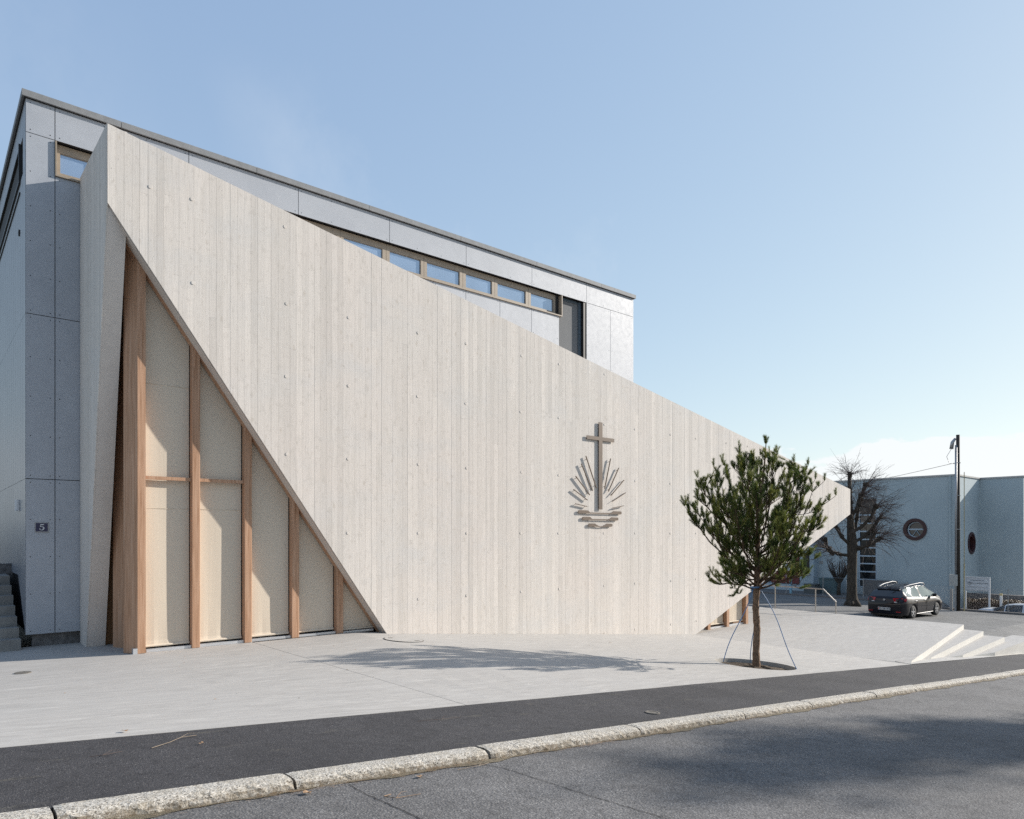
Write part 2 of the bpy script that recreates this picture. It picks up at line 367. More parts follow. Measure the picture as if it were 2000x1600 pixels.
# ------------------------------------------------------------------ terrain
def z_walk(u): return -1.5-.086*u
def z_road(u,v=0): return -1.565-.086*u
def z_wall(u): return -1.95 if u<6.8 else (-1.95-.0945*(u-6.8) if u<17.9 else -3.0)
def z_plaza(u,v):
    if u>17.94: return -3.0
    zf=z_walk(u); t=(v-6.25)/(12.4-6.25); t=max(0,min(1,t)); return lerp(zf,z_wall(u),smooth01(t)*.35+t*.65)
def z_lot(u,v):
    z=-3.65-.03*(u-27)+.04*max(0,min(5,v-13)); t=smooth01((v-6.25)/2.5)
    return lerp(z_walk(u)-.02,z,t)
def grid(name,us,vs_,fn,mat,skip=None,skirt=0,**k):
    mb=MB(); nu=len(us); 
    for v in vs_:
        for u in us: mb.v.append((u,v,fn(u,v)))
    for j in range(len(vs_)-1):
        for i in range(nu-1):
            if skip and skip((us[i]+us[i+1])/2,(vs_[j]+vs_[j+1])/2): continue
            mb.face((j*nu+i,j*nu+i+1,(j+1)*nu+i+1,(j+1)*nu+i))
    if skirt:
        def sk(a,b):
            pa=mb.v[a]; pb=mb.v[b]; n=len(mb.v); mb.v.extend([(pb[0],pb[1],pb[2]-skirt),(pa[0],pa[1],pa[2]-skirt)]); mb.face((a,b,n,n+1))
        for i in range(nu-1): sk(i+1,i); sk((len(vs_)-1)*nu+i,(len(vs_)-1)*nu+i+1)
        for j in range(len(vs_)-1): sk(j*nu,(j+1)*nu); sk((j+1)*nu+nu-1,j*nu+nu-1)
    return mb
def rng(a,b,n): return [a+(b-a)*i/n for i in range(n+1)]
def gground(u,v): return -2.3-.09*max(-30,min(65,u))
tag(grid('g',[-900,-300,-100,-30]+rng(-20,70,18)+[100,300,900],[-900,-300,-100,-40]+rng(-30,60,9)+[100,300,900],gground,None).build('ground',M['earth']),kind='structure')
# street, pavement, kerb
tag(grid('r',rng(-30,70,100),[-6.2,-3,0,1.5,3,4.0,4.6],z_road,None).build('road',M['asph_road']),kind='structure')
tag(grid('s',rng(-30,70,100),[4.72,5.5,6.25],lambda u,v:z_walk(u)+.004*math.sin(u*3),None,skirt=.12).build('pavement',M['asph_walk']),kind='structure')
tag(grid('s2',rng(-30,70,100),[-8.5,-7.4,-6.2],lambda u,v:z_walk(u),None,skirt=.2).build('far_pavement',M['asph_walk']),kind='structure')
mb=MB(); kr=random.Random(3)
us=[-30+i*1.7 for i in range(18)]+[.621,1.994,3.684,5.659,7.638,9.325,11.4,13.337,15.1,16.816,18.7,20.6,22.4]+[24.3+i*1.8 for i in range(25)]
for a,b in zip(us,us[1:]):
    g=.011 if 0<a<12 else .006; a+=g; b-=g; n=max(8,int((b-a)/.045)) if -1<a<24 else 4
    prof=[(4.745,-.05),(4.745,.006),(4.66,.010),(4.60,.008),(4.572,-.004),(4.556,-.022),(4.548,-.05),(4.545,-.10)]
    dz=kr.uniform(-.006,.006); dv=kr.uniform(-.006,.006); base=len(mb.v)
    for i in range(n+1):
        u=lerp(a,b,i/n); e=.006 if i in(0,n) else 0
        for j,(v,h) in enumerate(prof):
            q=1 if 1<j<7 else .3
            rough=(.0055 if j in(4,5,6) else .0015)
            mb.v.append((u,v+dv+e*.6+kr.uniform(-rough,rough)*q,z_walk(u)+h+dz-e+kr.uniform(-rough,rough)*q*.8))
    P=len(prof)
    for i in range(n):
        for j in range(P-1): mb.tone=(0,0,.05,.1,.35,.8,1.0)[j]; mb.face((base+i*P+j,base+i*P+j+1,base+(i+1)*P+j+1,base+(i+1)*P+j))
    mb.face([base+j for j in range(P)]); mb.face([base+n*P+j for j in range(P-1,-1,-1)])
tag(recalc(mb.build('kerb',M['granite'])),kind='structure')
mb=MB()
for i in range(500):
    u=-8+i*.1
    def gw(x): return .035+.028*math.sin(x*2.3)+.02*math.sin(x*7.1+1)+.012*math.sin(x*19)
    mb.quad((u,4.56,z_road(u)+.006),(u,4.545-gw(u),z_road(u)+.005),(u+.1,4.545-gw(u+.1),z_road(u+.1)+.005),(u+.1,4.56,z_road(u+.1)+.006))
tag(mb.build('gutter_dirt',M['grime']),kind='structure')
# cracks in the asphalt
def crack(pts,wd,name='road_crack'):
    mb=MB(); cr=random.Random(int(pts[0][0]*100)); P=[]
    for (a,b) in zip(pts,pts[1:]):
        n=max(2,int(math.dist(a,b)/.04))
        for i in range(n): P.append((lerp(a[0],b[0],i/n)+cr.uniform(-.008,.008),lerp(a[1],b[1],i/n)+cr.uniform(-.008,.008)))
    for (a,b) in zip(P,P[1:]):
        wa=wd*cr.uniform(.5,1); d=Vector((b[0]-a[0],b[1]-a[1])).orthogonal().normalized()*wa/2
        mb.quad((a[0]-d.x,a[1]-d.y,z_road(a[0])+.004),(a[0]+d.x,a[1]+d.y,z_road(a[0])+.004),(b[0]+d.x,b[1]+d.y,z_road(b[0])+.004),(b[0]-d.x,b[1]-d.y,z_road(b[0])+.004))
    tag(mb.build(name,M['black']),kind='structure')
crack([(2.36,4.50),(2.36,4.30),(2.42,3.68),(2.5,2.9)],.010)
crack([(3.50,4.5),(3.62,4.31),(3.72,3.5),(3.82,2.86),(3.9,1.8)],.008)
# plaza slabs
PC=(12.78,7.42); PR=.77
tag(grid('p',rng(-9,4.72,28),rng(6.262,14.64,16),z_plaza,None,skirt=.25).build('plaza',M['plaza']),kind='structure')
US=sorted(set([4.731]+rng(5.2,11.7,13)+[PC[0]-1,PC[0]+1]+rng(14.2,17.2,6)+[17.55])); VS=sorted(set([6.262,PC[1]-1,PC[1]+1]+rng(9,12.6,8)))
inside=lambda u,v: abs(u-PC[0])<1 and abs(v-PC[1])<1
pm=grid('p',US,VS,z_plaza,None,skip=inside,skirt=.25)
ns=64; b=len(pm.v)
for k in range(ns):
    a=2*math.pi*k/ns+math.pi/4; c,s_=math.cos(a),math.sin(a); q=1/max(abs(c),abs(s_))
    o=(PC[0]+c*q,PC[1]+s_*q); i_=(PC[0]+c*PR,PC[1]+s_*PR); zi=z_plaza(*i_)
    pm.v.extend([(*o,z_plaza(*o)),(*i_,zi),(*i_,zi-.3)])
for k in range(ns):
    A=b+3*k; B=b+3*((k+1)%ns); pm.face((A,B,B+1,A+1)); pm.face((A+1,B+1,B+2,A+2))
tag(pm.build('plaza',M['plaza']),kind='structure')
bp=[(17.565,6.262),(18.0,6.40),(26.3,7.8),(26.5,7.8),(26.5,19),(17.565,19)]
def solid(poly,zt,zb,mat,name):
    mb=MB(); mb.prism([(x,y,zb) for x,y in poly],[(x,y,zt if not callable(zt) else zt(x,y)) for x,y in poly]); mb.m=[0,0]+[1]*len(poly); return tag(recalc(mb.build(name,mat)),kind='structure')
mb=MB(); z17=z_plaza(17.565,6.262)
top=[(17.565,6.256,-3.002),(18.0,6.40,-3.0),(26.5,7.835,-3.0),(26.5,19,-3.0),(17.565,19,-3.0)]
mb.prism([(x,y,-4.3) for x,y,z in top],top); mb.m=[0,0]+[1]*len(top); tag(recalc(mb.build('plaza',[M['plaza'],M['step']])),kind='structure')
steps=[((18.0,6.40),(26.3,7.80)),((19.8,6.58),(26.45,7.26)),((21.8,6.47),(26.6,6.72)),((24.0,6.30),(26.75,6.36))]
zs=[-3.0,-3.15,-3.30,-3.45,-3.6]
prev=None
for k in range(1,4):
    (a0,b0),(a1,b1)=steps[k-1],steps[k]
    off=.02
    poly=[a1,b1,(b0[0]+.15,b0[1]+.3),(a0[0]-.1,a0[1]+.3)] if k<3 else [a1,(28.6,6.33),(28.6,7.0),(b0[0]+.15,b0[1]+.3),(a0[0]-.1,a0[1]+.3)]
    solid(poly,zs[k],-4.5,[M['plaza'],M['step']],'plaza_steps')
# sloping concrete margin beside the steps
mb=MB(); 
mp=[(17.6,6.262),(18.0,6.39),(19.8,6.56),(21.8,6.45),(24.0,6.29),(26.9,6.28)]
for (a,b_) in zip(mp,mp[1:]):
    mb.quad((a[0],6.262,z_walk(a[0])+.006),(b_[0],6.262,z_walk(b_[0])+.006),(b_[0],b_[1]+.35,z_walk(b_[0])+.022),(a[0],a[1]+.35,z_walk(a[0])+.022))
tag(mb.build('plaza_margin',M['plaza']),kind='structure')
mb=MB(); gr=random.Random(31)
for i in range(260):
    if i<150: u=gr.uniform(7.4,17.8); v=12.31-abs(gr.gauss(0,.05))
    elif i<200: u=gr.uniform(3,7.2); v=12.58-abs(gr.gauss(0,.08))
    else: u=gr.uniform(1.2,12); v=gr.uniform(6.6,12)
    z=z_plaza(u,v)+.004; a=gr.uniform(0,6.28); l=gr.uniform(.008,.03)
    mb.add([(u,v,z),(u+l*math.cos(a),v+l*math.sin(a),z+.004),(u-l*.5*math.sin(a),v+l*.5*math.cos(a),z+.006)],[(0,1,2)])
tag(mb.build('plaza_grit',M['leafdry']),'scattered grit and leaf crumbs on the plaza along the wall foot','grit',kind='stuff')
# soil in the tree pit
mb=MB(); n=40; sr=random.Random(5); rings=[(.0,0),(.2,.05),(.4,.02),(.6,0),(.775,-.01)]; b=0
for r_,h in rings:
    for k in range(n): a=2*math.pi*k/n; x=PC[0]+r_*math.cos(a); y=PC[1]+r_*math.sin(a); mb.v.append((x,y,z_plaza(x,y)-.075+h+sr.uniform(-.015,.015)))
for j in range(4):
    for k in range(n): mb.face((j*n+k,j*n+(k+1)%n,(j+1)*n+(k+1)%n,(j+1)*n+k))
tag(mb.build('pit_soil',M['soil']),kind='structure')
# gravel yard and lower yard behind the fence
tag(grid('l',sorted(set([26.5]+rng(27,43.2,24))),[6.25,6.8,7.5,8.75,10,11.5,13,14,15,16,17,18,22,30,45],z_lot,None).build('gravel_yard',M['gravel']),kind='structure')
def z_yard(u,v): return lerp(-5.25,-3.98,smooth01((v-13.6)/2.2))
tag(grid('y',[43.2,45,47,50,56,70],[6.25,9,12,13.6,14.2,14.8,15.4,16,18,30,50],z_yard,None,skirt=.5).build('yard_ground',M['gravel']),kind='structure')
tag(grid('w',rng(26.5,70,20),[6.24,6.3],lambda u,v:z_walk(u)-.3,None).build('yard_edge',M['earth']),kind='structure')
# floor drain plate and manhole
mb=MB(); c=(7.12,11.38); mb.mi=0
zc=z_plaza(*c)
def dr(x,y,h): return (x,y,z_plaza(x,y)+h)
n=40
for k in range(n):
    a0,a1=2*math.pi*k/n,2*math.pi*(k+1)/n
    mb.mi=0; mb.add([dr(*c,.008),dr(c[0]+.36*math.cos(a0),c[1]+.36*math.sin(a0),.008),dr(c[0]+.36*math.cos(a1),c[1]+.36*math.sin(a1),.008)],[(0,1,2)])
    mb.mi=1; mb.quad(dr(c[0]+.36*math.cos(a0),c[1]+.36*math.sin(a0),.007),dr(c[0]+.375*math.cos(a0),c[1]+.375*math.sin(a0),.007),dr(c[0]+.375*math.cos(a1),c[1]+.375*math.sin(a1),.007),dr(c[0]+.36*math.cos(a1),c[1]+.36*math.sin(a1),.007))
for s_ in (-1,1):
    x=c[0]+s_*.17; y=c[1]-s_*.2
    mb.mi=1; mb.quad(dr(x-.05,y-.025,.011),dr(x+.05,y-.025,.011),dr(x+.05,y+.025,.011),dr(x-.05,y+.025,.011))
tag(mb.build('manhole_cover',[M['plaza'],M['iron']]),'round concrete-filled manhole cover at the foot of the board-marked wall','manhole cover')
mb=MB(); mb.disc((1.22,11.75,z_plaza(1.22,11.75)+.006),(0,0,1),.10,.012,24); 
tag(mb.build('floor_drain',M['iron']),'small dark round drain cover in the shaded plaza below the house number','drain cover')
mb=MB(); u0,v0=6.5,5.06
mb.ring((u0,v0,z_walk(u0)+.006),(.086,0,1),.06,.085,.010,24); mb.disc((u0,v0,z_walk(u0)+.003),(.086,0,1),.06,.008,24)
tag(mb.build('valve_cover',M['iron']),'small worn metal valve cover in the dark asphalt pavement','valve cover')

# ------------------------------------------------------------------ church building
CH=empty('church_building',(1.55,14.56,0),R(-.57)); tag(CH,'pale panelled church hall with slanted board-marked concrete porch wall and timber-framed openings','church')
inv=Matrix.Translation(Vector((1.55,14.56,0)))@Matrix.Rotation(R(-.57),4,'Z'); inv=inv.inverted()
def wpart(mb,name,mat,parent=CH,**k):   # geometry given in world metres
    mb.v=[tuple(inv@Vector(p)) for p in mb.v]; return mb.build(name,mat,parent,**k)
LN=15.98; DP=14.0; ZT=7.48
pr=random.Random(11)
# structural core (dark behind the joints)
mb=MB()
mb.box(.03,12.66,.03,.22,-1.70,6.26); mb.box(.03,LN-.03,.03,.22,6.92,7.47); mb.box(13.84,LN-.03,.03,.22,-1.7,6.915); mb.box(.03,.40,.03,.22,6.262,6.918)
mb.box(12.60,13.9,.24,.30,2.0,6.95); mb.box(.03,12.7,.24,.3,6.2,6.95)
mb.box(.03,LN-.03,.31,DP-.05,-1.7,7.40)
wallcore=mb.build('inner_wall',M['black'],CH)
# cladding panels on the street side
mb=MB(); g=.006; dots=[]
def panel(x0,x1,z0,z1,scr=True):
    mb.tone=pr.random(); mb.box(x0+g,x1-g,0,.014,z0+g,z1-g)
    if scr:
        nx=max(1,round((x1-x0-.14)/.75)); nz=max(1,round((z1-z0-.14)/.6))
        for i in range(nx+1):
            for j in range(nz+1): 
                if (i in(0,nx)) or (j in(0,nz)): dots.append((lerp(x0+.07,x1-.07,i/nx),lerp(z0+.06,z1-.06,j/nz)))
tj=[0,.427,2.639,4.871,7.12,9.371,11.645,13.83,LN]
for a,b in zip(tj,tj[1:]): panel(a,b,6.90,ZT)
rows=[-1.737,.95,3.79,6.27]
for a,b in ((0,.427),(.427,1.56)):
    for z0,z1 in zip(rows,rows[1:]): panel(a,b,z0,6.90 if (z1==6.27 and a==0) else z1)
lj=[1.56,2.7,3.83,4.96,6.09,7.22,8.35,9.362,10.494,11.626,12.694]
for a,b in zip(lj,lj[1:]):
    for z0,z1 in zip(rows,rows[1:]): panel(a,b,z0,z1,a>7)
for a,b in ((13.83,14.887),(14.887,LN)):
    for z0,z1 in ((-1.737,.95),(.95,3.79),(3.79,6.90)): panel(a,b,z0,z1)
mb.mi=1
for x,z in dots: mb.tube([(x,-.002,z),(x,.004,z)],.009,6)
mb.build('street_cladding',[M['panel'],M['black']],CH)
# side cladding (left side), narrow upright panels following the steps
mb=MB(); y=.004
ylist=[.0]; 
while ylist[-1]<DP-.3: ylist.append(ylist[-1]+.40)
def zb_side(y): return interp(y,[(0,-1.735),(1.15,-.75),(20,-.75)])
for a,b in zip(ylist,ylist[1:]):
    zc=[None,.95,3.79,6.33,6.98,ZT]
    for k in range(5):
        if k==3 and b>.75: continue
        mb.tone=pr.random(); z0=zc[k]; z1=zc[k+1]
        if k==3: z0,z1=6.33,6.98
        za,zb=(zb_side(a),zb_side(b)) if z0 is None else (z0+.003,z0+.003)
        a_=a+(.006 if a>0 else .018); b_=b-.005
        mb.yz([(a_,za),(b_,zb),(b_,z1-.003),(a_,z1-.003)],0,.016)
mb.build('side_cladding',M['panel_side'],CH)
mb=MB(); mb.box(.06,.10,.78,DP-.4,6.33,6.98); mb.build('strip_window',M['glass_dark'],CH)
mb=MB(); mb.box(-.03,.06,.755,.80,6.30,7.0); mb.box(-.03,.055,.80,DP-.4,6.30,6.345); mb.box(-.01,.055,.80,DP-.4,6.965,7.0); mb.box(-.02,.05,.80,DP-.4,6.12,6.15)
mb.build('strip_window_frame',M['trim'],CH)
mb=MB(); mb.ring((-.008,.9,5.45),(1,0,0),.035,.06,.02,20); mb.disc((-.004,.9,5.45),(1,0,0),.035,.012,16); mb.build('outlet_pipe',M['black'],CH)
mb=MB(); 
mb.tube([(-.02,.95,.42),(-.02,.95,.62)],.05,14); mb.build('wall_lamp',M['white'],CH)
# plinth
mb=MB(); mb.box(.10,1.2,.10,.24,-2.05,-1.742); mb.build('plinth',M['stone'],CH)
# roof coping
cj=[-.06,1.453,3.952,6.552,9.167,11.779,14.424,LN+.06]
mb=MB()
for a,b in zip(cj,cj[1:]): 
    mb.box(a+.004,b-.004,-.055,.25,7.485,7.595)
for i in range(6): mb.box(-.055,.25,.255+i*2.25,.255+(i+1)*2.25-.008,7.485,7.595)
mb.build('roof_coping',M['coping'],CH)
mb=MB(); mb.box(-.02,LN+.03,-.018,.2,7.470,7.4835); mb.box(-.018,.2,.2,DP,7.470,7.4835); mb.build('coping_drip',M['black'],CH)
mb=MB(); mb.box(.24,LN-.2,.24,DP-.2,7.38,7.45); mb.build('flat_roof',M['coping'],CH)
# end wall and back wall
mb=MB(); mb.tone=.5
for a,b in ((0,3.5),(3.5,7),(7,10.5),(10.5,14)):
    for z0,z1 in zip([-1.737,.95,3.79,6.9],[.95,3.79,6.9,ZT]): mb.tone=pr.random(); mb.box(LN-.014,LN+.0,a+.016,b-.004,z0+.004,z1-.004); 
mb.box(.0,LN,DP-.01,DP,-1.7,ZT); mb.build('end_cladding',M['panel'],CH)
# roof bits
mb=MB(); mb.tube([(.95,1.1,7.4),(.95,1.1,7.86),(1.0,1.05,7.94),(1.25,.9,7.93),(1.5,.8,7.84)],[.08,.08,.085,.07,.05],12); mb.build('roof_vent',M['iron'],CH,smooth=True)
for bx in ((2.0,3.8,.6,1.2,7.45,7.93),(14.7,15.3,.6,1.1,7.4,7.83)):
    mb=MB(); mb.box(*bx); mb.build('skylight_curb',M['coping'],CH)
# ribbon window
panes=[(.52,1.0),(1.10,1.90),(2.0,2.9),(3.0,3.85),(3.95,4.90),(5.02,5.819),(5.995,6.996),(7.19,8.067),(8.247,9.248),(9.444,10.31),(10.503,11.512),(11.702,12.572)]
mb=MB(); W0,W1,Z0,Z1=.43,12.797,6.27,6.895
mb.box(W0,W0+.022,-.035,.13,Z0,Z1-.012); mb.box(W1-.028,W1,-.035,.20,Z0,Z1-.012); mb.box(W0+.022,W1-.028,-.035,.13,Z0,Z0+.03)
mb.build('window_surround',M['bronze'],CH)
edges=[W0+.022]+[ (panes[i][1]+panes[i+1][0])/2 for i in range(len(panes)-1)]+[W1-.14]
for i,(a,b) in enumerate(panes):
    e0,e1=edges[i]+.004,edges[i+1]-.004; pz0,pz1=6.40,6.755
    mb=MB(); 
    mb.box(e0,e1,.112,.20,Z0+.031,pz0); mb.box(e0,e1,.112,.20,pz1,Z1-.002); mb.box(e0,a,.112,.20,pz0,pz1); mb.box(b,e1,.112,.20,pz0,pz1)
    fr=mb.build('window_frame',M['bronze'],CH)
    mb=MB(); mb.box(a,b,.15,.16,pz0,pz1); mb.build('pane',M['glass'],fr)
mb=MB(); mb.box(W1-.138,W1-.03,.10,.2,Z0+.03,Z1); mb.build('window_end_reveal',M['trim'],CH)
# tall recess with grey blind, right of the ribbon window
mb=MB(); mb.box(12.80,13.59,.135,.15,2.2,6.82); mb.build('grey_roller_blind',M['greyblind'],CH)
mb=MB(); mb.box(13.59,13.70,.10,.22,2.2,6.895); mb.box(12.80,13.59,.12,.22,6.82,6.895); mb.build('blind_frame',m_simple('slate_frame',(.05,.075,.10),.4,0,.1,10),CH)
mb=MB(); mb.box(13.715,13.825,.015,.22,2.2,6.895); mb.build('recess_reveal',M['trim'],CH)

# ---- board-marked concrete porch
def T(u): return 6.36-.1766*(u-2.36)
def clip(poly,a,b,c):  # keep a*x+b*y<=c
    out=[]
    for i in range(len(poly)):
        p,q=poly[i],poly[(i+1)%len(poly)]; dp=a*p[0]+b*p[1]-c; dq=a*q[0]+b*q[1]-c
        if dp<=0: out.append(p)
        if dp*dq<0: t=dp/(dp-dq); out.append((p[0]+(q[0]-p[0])*t,p[1]+(q[1]-p[1])*t))
    return out
front=[(.1766,1,6.36+.1766*2.36),(-1.4424,-1,-(5.14+1.4424*2.36)),(.3636,-1,3.00+.3636*17.94),(-.0945,-1,2.25-.0945*6.8)]
# upper edge; left slanted edge; right slanted edge; below ground
def bigpoly(u0,u1,cons):
    p=[(u0,-6),(u1,-6),(u1,9),(u0,9)]
    for c in cons: p=clip(p,*c)
    return p
br=random.Random(21)
def boards(cons,u0,u1,place,zlo,zhi,wmin=.105,wmax=.132):
    mb=MB(); u=u0
    while u<u1-1e-4:
        w_=br.uniform(wmin,wmax); e=min(u+w_,u1)
        if u1-e<.05: e=u1
        cuts=[zlo]; z=zlo+br.uniform(.3,4.2)
        while z<zhi: cuts.append(z); z+=br.uniform(2.2,5.0)
        cuts.append(zhi); gap=br.choice([.0008,.0012,.0016,.002,.0026]); toneb=br.uniform(.15,.85); ob=br.choice([0,.0005,.0010,.0014,.0018])
        for a,b in zip(cuts,cuts[1:]):
            p=[(u+gap,a+.0006),(e-.0002,a+.0006),(e-.0002,b-.0006),(u+gap,b-.0006)]
            for c in cons: p=clip(p,*c) if p else p
            if len(p)<3: continue
            o=ob+br.uniform(-.0003,.0003); mb.tone=max(0,min(1,toneb+br.uniform(-.3,.3)))
            if (p[0][0]*p[1][1]-p[1][0]*p[0][1])==0 and len(p)<3: continue
            place(mb,p,o)
        u=e
    return mb
VF=12.33
def pf(mb,p,o): mb.prism([(x,VF-o,z) for x,z in p],[(x,VF+.03,z) for x,z in p])
mb=boards(front,2.362,28.348,pf,-3.6,6.6)
mb.tone=1.0; hr=random.Random(4)
def inside_f(u,z): return all(a*u+b*z<=c-.12 for a,b,c in front)
for row,z in enumerate((5.57,4.18,2.86,1.45,.02,-1.35,-2.6)):
    for base in (2.36,5.22,8.06,10.92,13.82,16.68,19.55,22.4,25.25):
        for du in (0.62 if base==2.36 else 0.0,1.25):
            u=base+du+hr.uniform(-.02,.02)
            if inside_f(u,z): 
                mb.tone=hr.uniform(.8,1); mb.tube([(u,VF-.008,z),(u,VF-.002,z)],.024,14); mb.tone=.35; mb.ring((u,VF-.0045,z),(0,1,0),.024,.029,.007,18)
wpart(recalc and mb,'front_wall_boards',M['boards'])
mb=MB(); P=bigpoly(2.365,28.345,front); mb.xz([(x,z-.001 if z>1.7 else z) for x,z in P],VF+.028,12.60); recalc(wpart(mb,'porch_wall',M['soffit']))
# little shadow groove batten under the slanted edge
mb=MB()
def diag(u): return 5.14-1.4424*(u-2.36)
mb.prism([(2.66,12.602,diag(2.66)+.01),(7.35,12.602,diag(7.35)+.01),(7.35,12.602,diag(7.35)+.45),(2.66,12.602,diag(2.66)+.45)],[(2.66,12.70,diag(2.66)-.03),(7.35,12.70,diag(7.35)-.03),(7.35,12.70,diag(7.35)+.45),(2.66,12.70,diag(2.66)+.45)])
recalc(wpart(mb,'timber_header',M['fir']))
# left return wall
sidec=[(0,1,6.36),(1,0,14.53),(-4.352,-1,-(5.14+4.352*12.33))]  # z>= 5.14-4.352(v-12.33)
def ps(mb,p,o): mb.prism([(2.36-.006-o*.6,x,z) for x,z in p],[(2.37,x,z) for x,z in p])
mb=boards(sidec,12.336,14.53,ps,-2.2,6.6); wpart(mb,'side_wall_boards',M['boards'])
mb=MB(); p=[(12.36,-2.2),(14.53,-2.2),(14.53,6.34),(12.36,6.34)]; p=clip(p,*sidec[2]); mb.yz([(y+.004,z) for y,z in p],2.362,2.64); recalc(wpart(mb,'side_wall',M['soffit']))
# porch roof, right-hand fascia and the low hall behind
mb=MB(); mb.prism([(2.64,12.6,T(2.64)-.2),(28.3,12.6,T(28.3)-.2),(28.3,12.6,T(28.3)-.45),(2.64,12.6,T(2.64)-.45)],[(2.64,14.54,T(2.64)-.2),(28.3,16.3,T(28.3)-.2),(28.3,16.3,T(28.3)-.45),(2.64,14.54,T(2.64)-.45)])
recalc(wpart(mb,'porch_roof',M['soffit']))
mb=MB(); mb.yz([(12.605,.95),(16.3,1.3),(16.3,1.74),(12.605,1.74)],28.07,28.34); recalc(wpart(mb,'end_fascia',M['soffit']))
mb=MB(); mb.prism([(17.8,12.95,-3.0),(21.3,12.95,-3.0),(21.3,12.95,2.3),(17.8,12.95,3.0)],[(17.8,18,-3.0),(21.3,18,-3.0),(21.3,18,2.3),(17.8,18,3.0)]); recalc(wpart(mb,'low_hall_wall',M['fir_dark']))
mb=MB(); mb.box(2.95,17.8,13.1,13.2,-3.0,3.1); mb.box(2.95,9,13.1,13.2,3.1,4.6); wpart(mb,'porch_inner_wall',M['black'])
# timber posts
lp=[(3.69,3.82),(4.58,4.71),(5.46,5.60),(6.37,6.51)]
def post(u0,u1,v0,v1,zb,zt,mat='fir'):
    mb=MB(); c=.006
    pl=[(u0+c,v0),(u1-c,v0),(u1,v0+c),(u1,v1),(u0,v1),(u0,v0+c)]; mb.xy(pl,zb,zt); return recalc(wpart(mb,'timber_post',M[mat]))
mb=MB(); pl=[(2.845,12.60),(2.965,12.60),(2.965,12.84),(2.86,12.90),(2.69,12.84),(2.70,12.80)]; mb.xy(pl,-1.945,4.9); recalc(wpart(mb,'timber_post',M['fir']))
mb=MB(); pl=[(2.81,13.42),(2.86,13.5),(2.86,13.75),(2.71,13.70),(2.70,13.66)]; mb.xy(pl,-1.95,4.9); recalc(wpart(mb,'timber_post',M['fir']))
for i,(a,b) in enumerate(lp): post(a,b,12.62,12.80,-1.945 if i<3 else -1.97,min(4.9,T(b)-1.0 if False else diag(a)+.6))
for a in (18.97,20.03,21.17): post(a,a+.15,12.62,12.82,-2.998,min(.8,-2.995+(a+.15-17.94)*.3636+.5))
mb=MB(); mb.box(2.872,2.89,12.92,14.45,-1.95,4.95); mb.box(2.83,2.872,13.76,14.4,-1.95,4.95); mb.box(2.80,2.872,12.92,13.42,.55,.62); wpart(mb,'timber_side_panel',M['fir_dark'])
mb=MB(); mb.box(2.642,2.90,14.10,14.2,-1.95,4.95); wpart(mb,'timber_back_panel',M['fir_dark'])
mb=MB()
e0,e1=(2.40,diag(2.40)),(7.30,diag(7.30)); n0=(.8218,.5697)
for (va,vb,of) in ((12.362,12.372,-.0015),): mb.prism([(e0[0],va,e0[1]+of),(e1[0],va,e1[1]+of),(e1[0],va,e1[1]+.01),(e0[0],va,e0[1]+.01)],[(e0[0],vb,e0[1]+of),(e1[0],vb,e1[1]+of),(e1[0],vb,e1[1]+.01),(e0[0],vb,e0[1]+.01)])
recalc(wpart(mb,'edge_joint',M['black']))
# blinds, transoms, sills
def blind(u0,u1,zb,zt_fn,cons=None,name='roller_blind',v=12.745):
    mb=MB(); nu=10; nz=26; base=len(mb.v); jr=random.Random(int(u0*100))
    ph=jr.uniform(0,6)
    for j in range(nz+1):
        for i in range(nu+1):
            u=lerp(u0,u1,i/nu); zt=zt_fn(u); z=lerp(zb,zt,(j/nz)**1.3)
            h=z-zb; wr_=.004*math.sin(i*1.9+ph)*math.exp(-h*3)+.002*math.sin(i*.9+h*1.3+ph)
            mb.v.append((u,v+wr_-(.012 if h<.001 else 0),z))
    for j in range(nz):
        for i in range(nu): mb.face((base+j*(nu+1)+i,base+j*(nu+1)+i+1,base+(j+1)*(nu+1)+i+1,base+(j+1)*(nu+1)+i))
    mb.tube([(u0,v-.012,zb+.005),(u1,v-.012,zb+.005)],.020,10)
    for zz in ((.43,2.5) if u0<4.5 else ()):      # welded seams across the cloth
        if zz<zt_fn(u1)-.1: mb.box(u0+.004,u1-.004,v-.005,v-.001,zz-.007,zz)
    return wpart(mb,name,M['blind'],smooth=False)
bl=[(2.985,3.675),(3.845,4.56),(4.735,5.44),(5.63,6.35),(6.54,7.33)]
for i,(a,b) in enumerate(bl): blind(a,b,-1.86 if i<4 else -1.90,lambda u:max(-1.85,min(5.1,diag(u)+.35)))
for a,b in ((19.14,20.0),(20.2,21.14)): blind(a,b,-2.88,lambda u:-2.995+(u-17.94)*.3636+.3)
blind(18.1,18.95,-2.88,lambda u:-2.995+(u-17.94)*.3636+.3)
for x0,x1 in ((2.967,3.688),(3.822,4.578)):
    mb=MB(); mb.box(x0,x1,12.655,12.70,.90,.955); wpart(mb,'transom',M['fir'])
for x0,x1,z0,z1 in ((2.99,3.69,-1.948,-1.90),(3.82,4.58,-1.948,-1.90),(4.71,5.46,-1.948,-1.90),(5.60,6.37,-1.95,-1.905),(6.51,7.2,-1.965,-1.925)):
    mb=MB(); mb.box(x0,x1,12.66,12.80,z0,z1); wpart(mb,'metal_sill',M['alu'])
mb=MB(); mb.box(2.78,2.845,12.60,12.70,-1.948,-1.86); wpart(mb,'sill_end',M['alu'])
for x0,x1 in ((20.18,21.17),(19.12,20.03),(18.2,18.97)):
    mb=MB(); mb.box(x0,x1,12.70,12.82,-2.998,-2.95); wpart(mb,'metal_sill',M['alu'])
